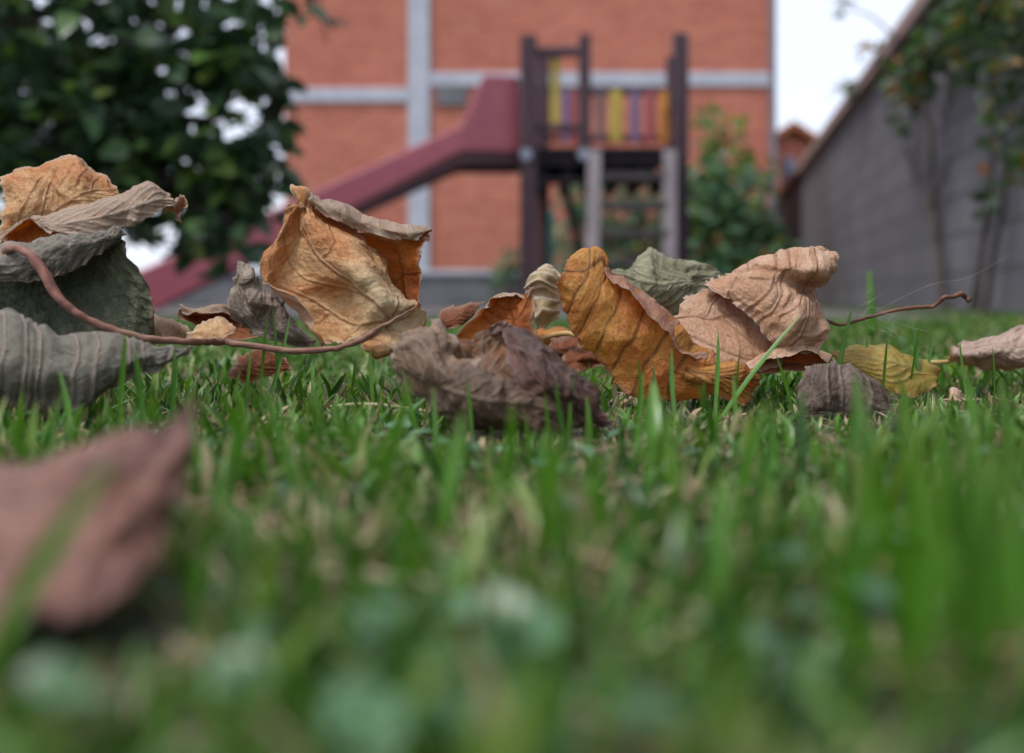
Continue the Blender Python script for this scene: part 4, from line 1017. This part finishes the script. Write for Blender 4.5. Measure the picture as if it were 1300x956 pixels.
# deck: planks, fascia, joists
zd = zt(187, DT)
for k in range(9):
    t = (k + .5) / 9; m = MB(); yy = DT - .04 + (DB - DT + .08) * t
    m.box(((X(664, DT) + X(868, DT)) / 2, yy, zd - .02), (X(868, DT) - X(664, DT), (DB - DT + .08) / 9 - .012, .035)); m.build('deck_plank', darkw, e, .004)
bar(X(682, DT), X(856, DT), DT + .02, zt(200, DT), .12, 'fascia', darkw, .045)
bar(X(682, DT), X(856, DT), DB, zt(205, DT), .14, 'fascia', darkw, .045)
for k in range(6):
    x = X(690, DT) + (X(850, DT) - X(690, DT)) * k / 5; m = MB(); m.box((x, (DT + DB) / 2 + .02, zt(222, DT)), (.07, DB - DT - .06, .13)); m.build('joist', darkw, e, .005)
bar(X(682, DT), X(748, DT), DT - .0, zt(230, DT), .04, 'fascia', darkw, .045)
for px in (668, 741):
    m = MB(); c = at(px, 196, DT - .085); 
    ring = [(c[0] + .045 * math.cos(a), c[1], c[2] + .045 * math.sin(a)) for a in np.linspace(0, 2 * np.pi, 12, endpoint=False)]
    m.prism(ring, (0, .03, 0)); m.build('bolt_cap', simple_mat('bolt_cap_grey', (.30, .34, .42), (.27, .3, .38), 5, .4), e, .004)
# diagonal brace
m = MB(); a = Vector(at(718, 236, DB)); b = Vector(at(740, 345, DB)); w = .035
m.prism([a + Vector((-w, 0, 0)), a + Vector((w, 0, 0)), b + Vector((w, 0, 0)), b + Vector((-w, 0, 0))], (0, .06, 0)); m.build('brace', wood, e, .004)
# ladder
lad = MB()
lt, lb = 8.80, 8.35
lobj = None
def lrail(px_t, px_b):
    w = .052; a = Vector((X(px_t, lt), lt, zt(190, lt))); b = Vector((X(px_b, lb), lb, -.03)); m = MB()
    m.prism([a + Vector((-w, 0, 0)), a + Vector((w, 0, 0)), b + Vector((w, 0, 0)), b + Vector((-w, 0, 0))], (0, .045, 0)); return m
ld = lrail(755, 751).build('ladder', greyw, e, .006)
sr = lrail(851, 850).build('side_rail', greyw, ld, .006); sr.location = (0, 0, 0)
for k, y in enumerate((221, 260, 297, 333, 366)):
    z = zt(y, 8.6); t = (zt(190, lt) - z) / zt(190, lt); d = lt + (lb - lt) * t + .06
    m = MB(); m.box(((X(765, lt) + X(842, lt)) / 2, d, z), (X(842, lt) - X(765, lt) + .02, .13, .058)); s_ = m.build('step', stepw, ld, .005); s_.location = (0, 0, 0)
# slide
slide_m = simple_mat('red_slide_plastic', (.42, .115, .14), (.36, .095, .12), 2, .45, .1, .003, .45)
slide_d = simple_mat('slide_underframe', (.075, .035, .04), (.05, .025, .03), 3, .6, .2, .003, .3)
A_ = Vector((X(658, DT), DT + .05, zt(192, DT))); B_ = Vector((X(586, 8.75), 8.75, zt(192, 8.75))); C_ = Vector(at(172, 392, 7.95)); C_.z = -.06
E_ = C_ + (C_ - B_).normalized().cross(Vector((0, 0, 1))) * 0 + Vector(((C_ - B_).x, (C_ - B_).y, 0)).normalized() * .06
path = [A_, B_, C_, E_]
wid = .55
def perp(i):
    a = path[max(0, i - 1)]; b = path[min(len(path) - 1, i + 1)]; t = Vector(((b - a).x, (b - a).y, 0)).normalized()
    return Vector((-t.y, t.x, 0))   # to the right side when walking down -> away from camera or not
P_ = [perp(i) for i in range(4)]
# make perp point away from the camera (larger y / -x side)
P_ = [p if p.y - p.x * .3 > 0 else -p for p in P_]
P_[0] = Vector((.25, 1, 0)).normalized(); P_[1] = Vector((-.12, .99, 0)).normalized()
def strip(secs, closed=True):
    """secs: list of cross-section rings -> MB"""
    m = MB(); n = len(secs[0])
    for s_ in secs: m.v += [tuple(p) for p in s_]
    for i in range(len(secs) - 1):
        for k in range(n):
            m.f.append((i * n + k, i * n + (k + 1) % n, (i + 1) * n + (k + 1) % n, (i + 1) * n + k))
    m.f.append(tuple(range(n))); m.f.append(tuple((len(secs) - 1) * n + k for k in range(n)))
    return m
up = Vector((0, 0, 1))
hh = [.58, .20, .19, .16]
def side(off, thick=.045):
    secs = []
    pp = [path[0], path[0].lerp(path[1], .62), path[1], path[1].lerp(path[2], .5), path[2], path[3]]
    qq = [P_[0], P_[0].lerp(P_[1], .62), P_[1], P_[1].lerp(P_[2], .5), P_[2], P_[3]]
    hs = [.60, .60, .205, .27, .33, .30]
    for p, q, h in zip(pp, qq, hs):
        a = p + q * off; b = a + q * thick
        secs.append([a, b, b + up * h, a + up * h])
    return strip(secs)
sl = side(0.).build('slide', slide_m, e, .012)
o = side(wid).build('side_wall', slide_m, sl, .012); o.location = (0, 0, 0)
secs = [[p + q * .04 + up * .02, p + q * (wid + .01) + up * .02, p + q * (wid + .01) + up * .05, p + q * .04 + up * .05] for p, q in zip(path, P_)]
o = strip(secs).build('chute', slide_m, sl, 0); o.location = (0, 0, 0)
for off in (0.004, wid):
    secs = [[p + q * off - up * dn, p + q * (off + .05) - up * dn, p + q * (off + .05) - up * .003, p + q * off - up * .003] for p, q, dn in zip(path[:3], P_[:3], (.105, .105, .01))]
    o = strip(secs).build('underframe', slide_d, sl, .004); o.location = (0, 0, 0)

# ------------------------------------------------------------------ foliage
def foliage_mesh(name, blobs, n, L0, L1, mat, parent=None, seed=0, droop=.4, wr=.62, reject=None):
    """leaf-sized faces through the volume of several uneven blobs (cx, cy, cz, rx, ry, rz)"""
    g = np.random.default_rng(seed); Ps = []
    vol = np.array([b[3] * b[4] * b[5] for b in blobs]) ** .8; cnt = (vol / vol.sum() * n).astype(int)
    for b, c in zip(blobs, cnt):
        p = g.normal(0, 1, (c, 3)); p = unit(p) * (g.uniform(.25, 1, (c, 1)) ** .45); Ps.append(p * np.array(b[3:6]) + np.array(b[:3]))
    P = np.concatenate(Ps)
    if n > 5000: k = vnoise(P * np.array((1, .25, 1)), .085, seed + 3) > -.08
    else: k = (vnoise(P, .35 * float(np.mean([b[3] for b in blobs])), seed) > -.34)
    P = P[k]
    if reject is not None: P = P[~reject(P)]
    n = len(P)
    az = g.uniform(0, 2 * np.pi, n); ax = unit(np.stack([np.cos(az), np.sin(az), g.uniform(-1.2, .3, n) * droop * 2], 1))
    nr = unit(np.cross(np.cross(ax, np.array((0, 0, 1.)) + g.normal(0, .55, (n, 3))), ax))
    L = g.uniform(L0, L1, n)
    V, Q, nv, al = leaflet_arrays(P, ax, nr, L, L * wr, .18)
    me = mesh_arrays(name, V, Q, {'rnd': np.repeat(g.uniform(0, 1, n), nv), 'along': al * .5 + .4})
    return link_mesh(name, me, mat, parent), P

tree_leaf = blade_mat('tree_leaves', [(0, (.028, .06, .035)), (.4, (.05, .095, .05)), (.7, (.075, .14, .065)), (.9, (.12, .22, .05)), (1, (.18, .24, .06))], .35, .27, .75)
bush_leaf = blade_mat('bush_leaves', [(0, (.05, .12, .07)), (.4, (.08, .17, .09)), (.8, (.12, .23, .10)), (.95, (.14, .22, .05)), (1, (.4, .35, .04))], .3, .4, .5)
vine_leaf = blade_mat('vine_leaves', [(0, (.022, .045, .022)), (.55, (.045, .09, .028)), (.8, (.09, .17, .04)), (.965, (.26, .12, .03)), (1, (.30, .09, .035))], .3, .4, .5)
bark = simple_mat('bark', (.09, .07, .06), (.06, .05, .045), 8, .9, .6, .01, .2)

# left tree
TD = 4.2
def px_blob(px, py, d, rpx, rpy, ry): c = at(px, py, d); return (c[0], c[1], c[2], rpx / F * d, ry, rpy / F * d)
e = empty('broadleaf_tree', (at(40, 0, TD)[0], TD + .2, 0), 'dark green broadleaf tree with glossy leaves filling the upper left corner', 'tree')
bl = [px_blob(60, 20, TD, 190, 130, .5), px_blob(220, 40, TD, 130, 140, .45), px_blob(90, 150, TD, 150, 110, .5), px_blob(280, 150, TD, 85, 120, .35), px_blob(220, 230, TD - .1, 110, 90, .35),
      px_blob(275, 275, TD - .1, 60, 60, .25), px_blob(320, 90, TD, 45, 100, .25), px_blob(-150, 60, TD + .2, 200, 200, .6), px_blob(40, 260, TD, 90, 60, .3), px_blob(235, 300, TD, 35, 30, .15), px_blob(200, -180, TD + .3, 330, 160, .8),
      px_blob(300, 210, TD, 65, 80, .3), px_blob(150, 210, TD, 100, 80, .35), px_blob(345, 40, TD, 25, 60, .2), px_blob(20, 120, TD + .2, 120, 120, .4), px_blob(310, 285, TD, 35, 45, .2), px_blob(345, 200, TD, 24, 60, .15), px_blob(325, 255, TD, 32, 45, .15), px_blob(285, 235, TD, 60, 70, .25), px_blob(250, 300, TD, 45, 32, .12), px_blob(345, 130, TD, 22, 50, .15), px_blob(318, 285, TD, 24, 22, .12), px_blob(245, 325, TD, 16, 16, .1), px_blob(393, 5, TD - .2, 16, 24, .1), px_blob(415, 42, TD - .2, 15, 18, .08)]
crown, Pl = foliage_mesh('crown', bl, 8200, .075, .14, tree_leaf, e, 5)
def limb(a, b, r0, r1, k, wob=.08):
    a = np.array(a, float); b = np.array(b, float); pts = [a]
    for t in (.25, .5, .75): pts.append(a + (b - a) * t + np.array([random.uniform(-wob, wob) for _ in range(3)]))
    pts.append(b); return (pts, [r0, (r0 + r1) / 2, r1])
base = np.array((at(40, 0, TD)[0], TD + .2, -.1)); fork = np.array((at(70, 0, TD)[0], TD + .2, .95))
lst = [limb(base, fork, .10, .07, 0, .03)]
for b in bl[:8]: lst.append(limb(fork, b[:3], .045, .012, 0))
for k in range(0, len(Pl), 60):
    q = Pl[k]; b = min(bl, key=lambda b: np.linalg.norm(np.array(b[:3]) - q)); lst.append(limb(b[:3], q, .010, .003, 0, .04))
lst.append(limb(at(390, -120, TD - .2), at(415, 55, TD - .2), .008, .003, 0, .02))
tubes('trunk', lst, bark, e, sides=8, sub=4)

# shrubs behind and right of the tower
def shrub(blobs, n, l0, l1, label, seed, base, mat=bush_leaf):
    e = empty('shrub', (base[0], base[1], 0), label, 'shrub')
    _, P = foliage_mesh('foliage', blobs, n, l0, l1, mat, e, seed)
    tubes('stem', [limb((base[0] + random.uniform(-.1, .1), base[1], -.05), P[int(len(P) * k / 7)], .02, .006, 0) for k in range(7)], bark, e, sides=6, sub=3)
shrub([px_blob(905, 300, 12.6, 55, 80, .5), px_blob(945, 270, 12.6, 40, 60, .4), px_blob(900, 250, 12.6, 35, 55, .35), px_blob(970, 330, 12.6, 40, 60, .4), px_blob(930, 350, 12.3, 70, 45, .5)], 1900, .09, .18, 'dense dark green shrub right of the play tower against the brick wall', 31, at(930, 385, 12.6))
shrub([px_blob(900, 165, 13.4, 20, 45, .25), px_blob(925, 205, 13.4, 34, 40, .3), px_blob(893, 240, 13.4, 20, 70, .3), px_blob(955, 225, 13.4, 30, 34, .25), px_blob(938, 160, 13.4, 14, 20, .2)], 380, .10, .19, 'tall loose light green shrub rising above the dense shrub right of the tower', 32, at(905, 385, 13.4), blade_mat('light_bush', [(0, (.06, .14, .03)), (.6, (.11, .22, .06)), (1, (.3, .3, .05))], .35, .4, .5))
shrub([px_blob(735, 305, 12.4, 35, 60, .4), px_blob(780, 275, 12.4, 50, 60, .4), px_blob(735, 250, 12.4, 30, 40, .4), px_blob(840, 260, 12.4, 30, 40, .3), px_blob(825, 310, 12.4, 45, 65, .4), px_blob(760, 350, 12.2, 70, 30, .4), px_blob(800, 330, 12.4, 60, 50, .4)], 3600, .06, .11, 'green shrub with a few yellow leaves seen under the deck of the tower', 33, at(780, 385, 12.4), blade_mat('pale_bush', [(0, (.07, .15, .09)), (.6, (.12, .22, .13)), (.93, (.15, .26, .12)), (1, (.5, .42, .06))], .35, .4, .5))
shrub([px_blob(655, 330, 12.9, 22, 25, .25), px_blob(640, 350, 12.9, 20, 20, .25)], 130, .07, .13, 'low green shrub at the foot of the low wall left of the tower leg', 34, at(650, 385, 12.9))

# vines on the block wall
def wallp(px, py, out=.12):
    """point on the wall face under a photo position"""
    k = (px - CX) / F
    y = (WX - WY * dx / dy) / (k - dx / dy) if abs(k - dx / dy) > 1e-6 else 20
    p = at(px, py, y); return (p[0] - out * dy, p[1] + out * dx * .2, p[2])
def wblob(px, py, rpx, rpy, r, out=.15):
    c = wallp(px, py, out); return (c[0], c[1], c[2], rpx / F * c[1] * .8, r, rpy / F * c[1])
e = empty('climbing_vine', wallp(1215, 392, .1)[:2] + (0,), 'leafy vine with forked bare stems draped over the grey block wall near its middle', 'vine')
bl = [wblob(1170, 95, 30, 25, .2), wblob(1205, 100, 40, 25, .2), wblob(1235, 40, 40, 40, .25), wblob(1182, 140, 20, 38, .12), wblob(1265, 25, 45, 30, .25), wblob(1130, 62, 16, 16, .12), wblob(1100, 112, 20, 14, .12), wblob(1092, 8, 12, 16, .1), wblob(1215, 75, 40, 30, .2)]
foliage_mesh('foliage', bl, 520, .06, .12, vine_leaf, e, 41)
st = [([wallp(1218, 410, .08), wallp(1205, 330, .06), wallp(1195, 250, .05), wallp(1188, 150, .05), wallp(1180, 60, .1)], [.022, .018, .012]),
      ([wallp(1202, 300, .06), wallp(1180, 240, .06), wallp(1160, 190, .06), wallp(1148, 110, .08)], [.014, .012, .008]),
      ([wallp(1197, 260, .06), wallp(1215, 200, .05), wallp(1200, 120, .05)], [.012, .01, .006]),
      ([wallp(1165, 70, .12), wallp(1135, 75, .12), wallp(1110, 105, .15), wallp(1070, 125, .2)], [.010, .007, .004]),
      ([wallp(1160, 50, .12), wallp(1130, 20, .15), wallp(1095, 5, .2), wallp(1060, -20, .2)], [.010, .007, .004])]
tubes('stem', st, bark, e, sides=8, sub=5)
e = empty('climbing_vine', wallp(1262, 392, .1)[:2] + (0,), 'darker vine with orange tinted leaves hanging on the block wall at the right edge', 'vine')
bl = [wblob(1285, 20, 55, 40, .3), wblob(1290, 80, 30, 40, .2), wblob(1310, 10, 60, 60, .3), wblob(1288, 200, 12, 40, .1), wblob(1295, 250, 16, 20, .1), wblob(1350, 120, 60, 120, .3)]
foliage_mesh('foliage', bl, 560, .05, .10, vine_leaf, e, 42)
st = [([wallp(1258, 410, .08), wallp(1262, 320, .06), wallp(1272, 220, .05), wallp(1280, 90, .06)], [.016, .013, .009]),
      ([wallp(1270, 410, .08), wallp(1278, 320, .06), wallp(1290, 240, .05), wallp(1288, 120, .06)], [.014, .012, .008]),
      ([wallp(1248, 410, .08), wallp(1260, 330, .06), wallp(1285, 230, .05)], [.010, .008, .005])]
tubes('stem', st, bark, e, sides=8, sub=5)
# taller blurred grass shoot in front of the wall
g = np.random.default_rng(3)
o = tube('grass_shoot', [at(1108, 425, 1.5), at(1106, 380, 1.5), at(1104, 345, 1.51)], [.006, .005, .002], green, sides=6)
tag(o, 'single tall blurred grass shoot in front of the grey block wall', 'grass shoot')
me = o.data
for nm, v in (('rnd', .5), ('along', .5)):
    a = me.attributes.new(nm, 'FLOAT', 'POINT'); a.data.foreach_set('value', np.full(len(me.vertices), v, np.float32))

# ------------------------------------------------------------------ sky and light
w = bpy.data.worlds.new('World'); scene.world = w; w.use_nodes = True
nt = w.node_tree; nt.nodes.clear(); N = NT(nt)
SE, SR = R(62), R(200)
sky = N.n('ShaderNodeTexSky'); sky.sky_type = 'NISHITA'; sky.sun_disc = False; sky.sun_elevation = SE; sky.sun_rotation = SR
sky.air_density = 1.0; sky.dust_density = 2.5; sky.ozone_density = 1.0
# overcast: most of the blue is greyed out by a soft cloud layer
mixs = N.mix(.72, sky.outputs[0], (8.8, 9.3, 10.8))
bg = N.n('ShaderNodeBackground'); bg.inputs['Strength'].default_value = .085; N.l(mixs, bg.inputs[0])
ow = N.n('ShaderNodeOutputWorld'); N.l(bg.outputs[0], ow.inputs[0])
sun = bpy.data.lights.new('sun', 'SUN'); sun.energy = 1.5; sun.angle = R(11); sun.color = (1, .96, .9)
so = bpy.data.objects.new('sun', sun); col.objects.link(so)
# direction towards the sun: behind and above the leaves, from the left
az = R(-125)
sd = Vector((math.sin(az) * math.cos(SE), math.cos(az) * math.cos(SE), math.sin(SE)))
so.rotation_euler = sd.to_track_quat('Z', 'Y').to_euler()
sky.sun_rotation = az

# ------------------------------------------------------------------ camera
cam = bpy.data.cameras.new('camera'); co = bpy.data.objects.new('camera', cam); col.objects.link(co)
co.location = (0, 0, CAMH); co.rotation_euler = (R(90), 0, 0)
cam.sensor_width = 36; cam.lens = F / 1300 * 36
cam.shift_y = (HY - 478) / 1300.0
cam.clip_start = .005; cam.clip_end = 2000
cam.dof.use_dof = True; cam.dof.focus_distance = .58
cam.dof.aperture_fstop = 5.8
scene.camera = co
scene.view_settings.view_transform = 'Standard'; scene.view_settings.look = 'None'; scene.view_settings.exposure = 0.74; scene.view_settings.gamma = 1
scene.cycles.use_denoising = True
scene.cycles.max_bounces = 8; scene.cycles.transparent_max_bounces = 4
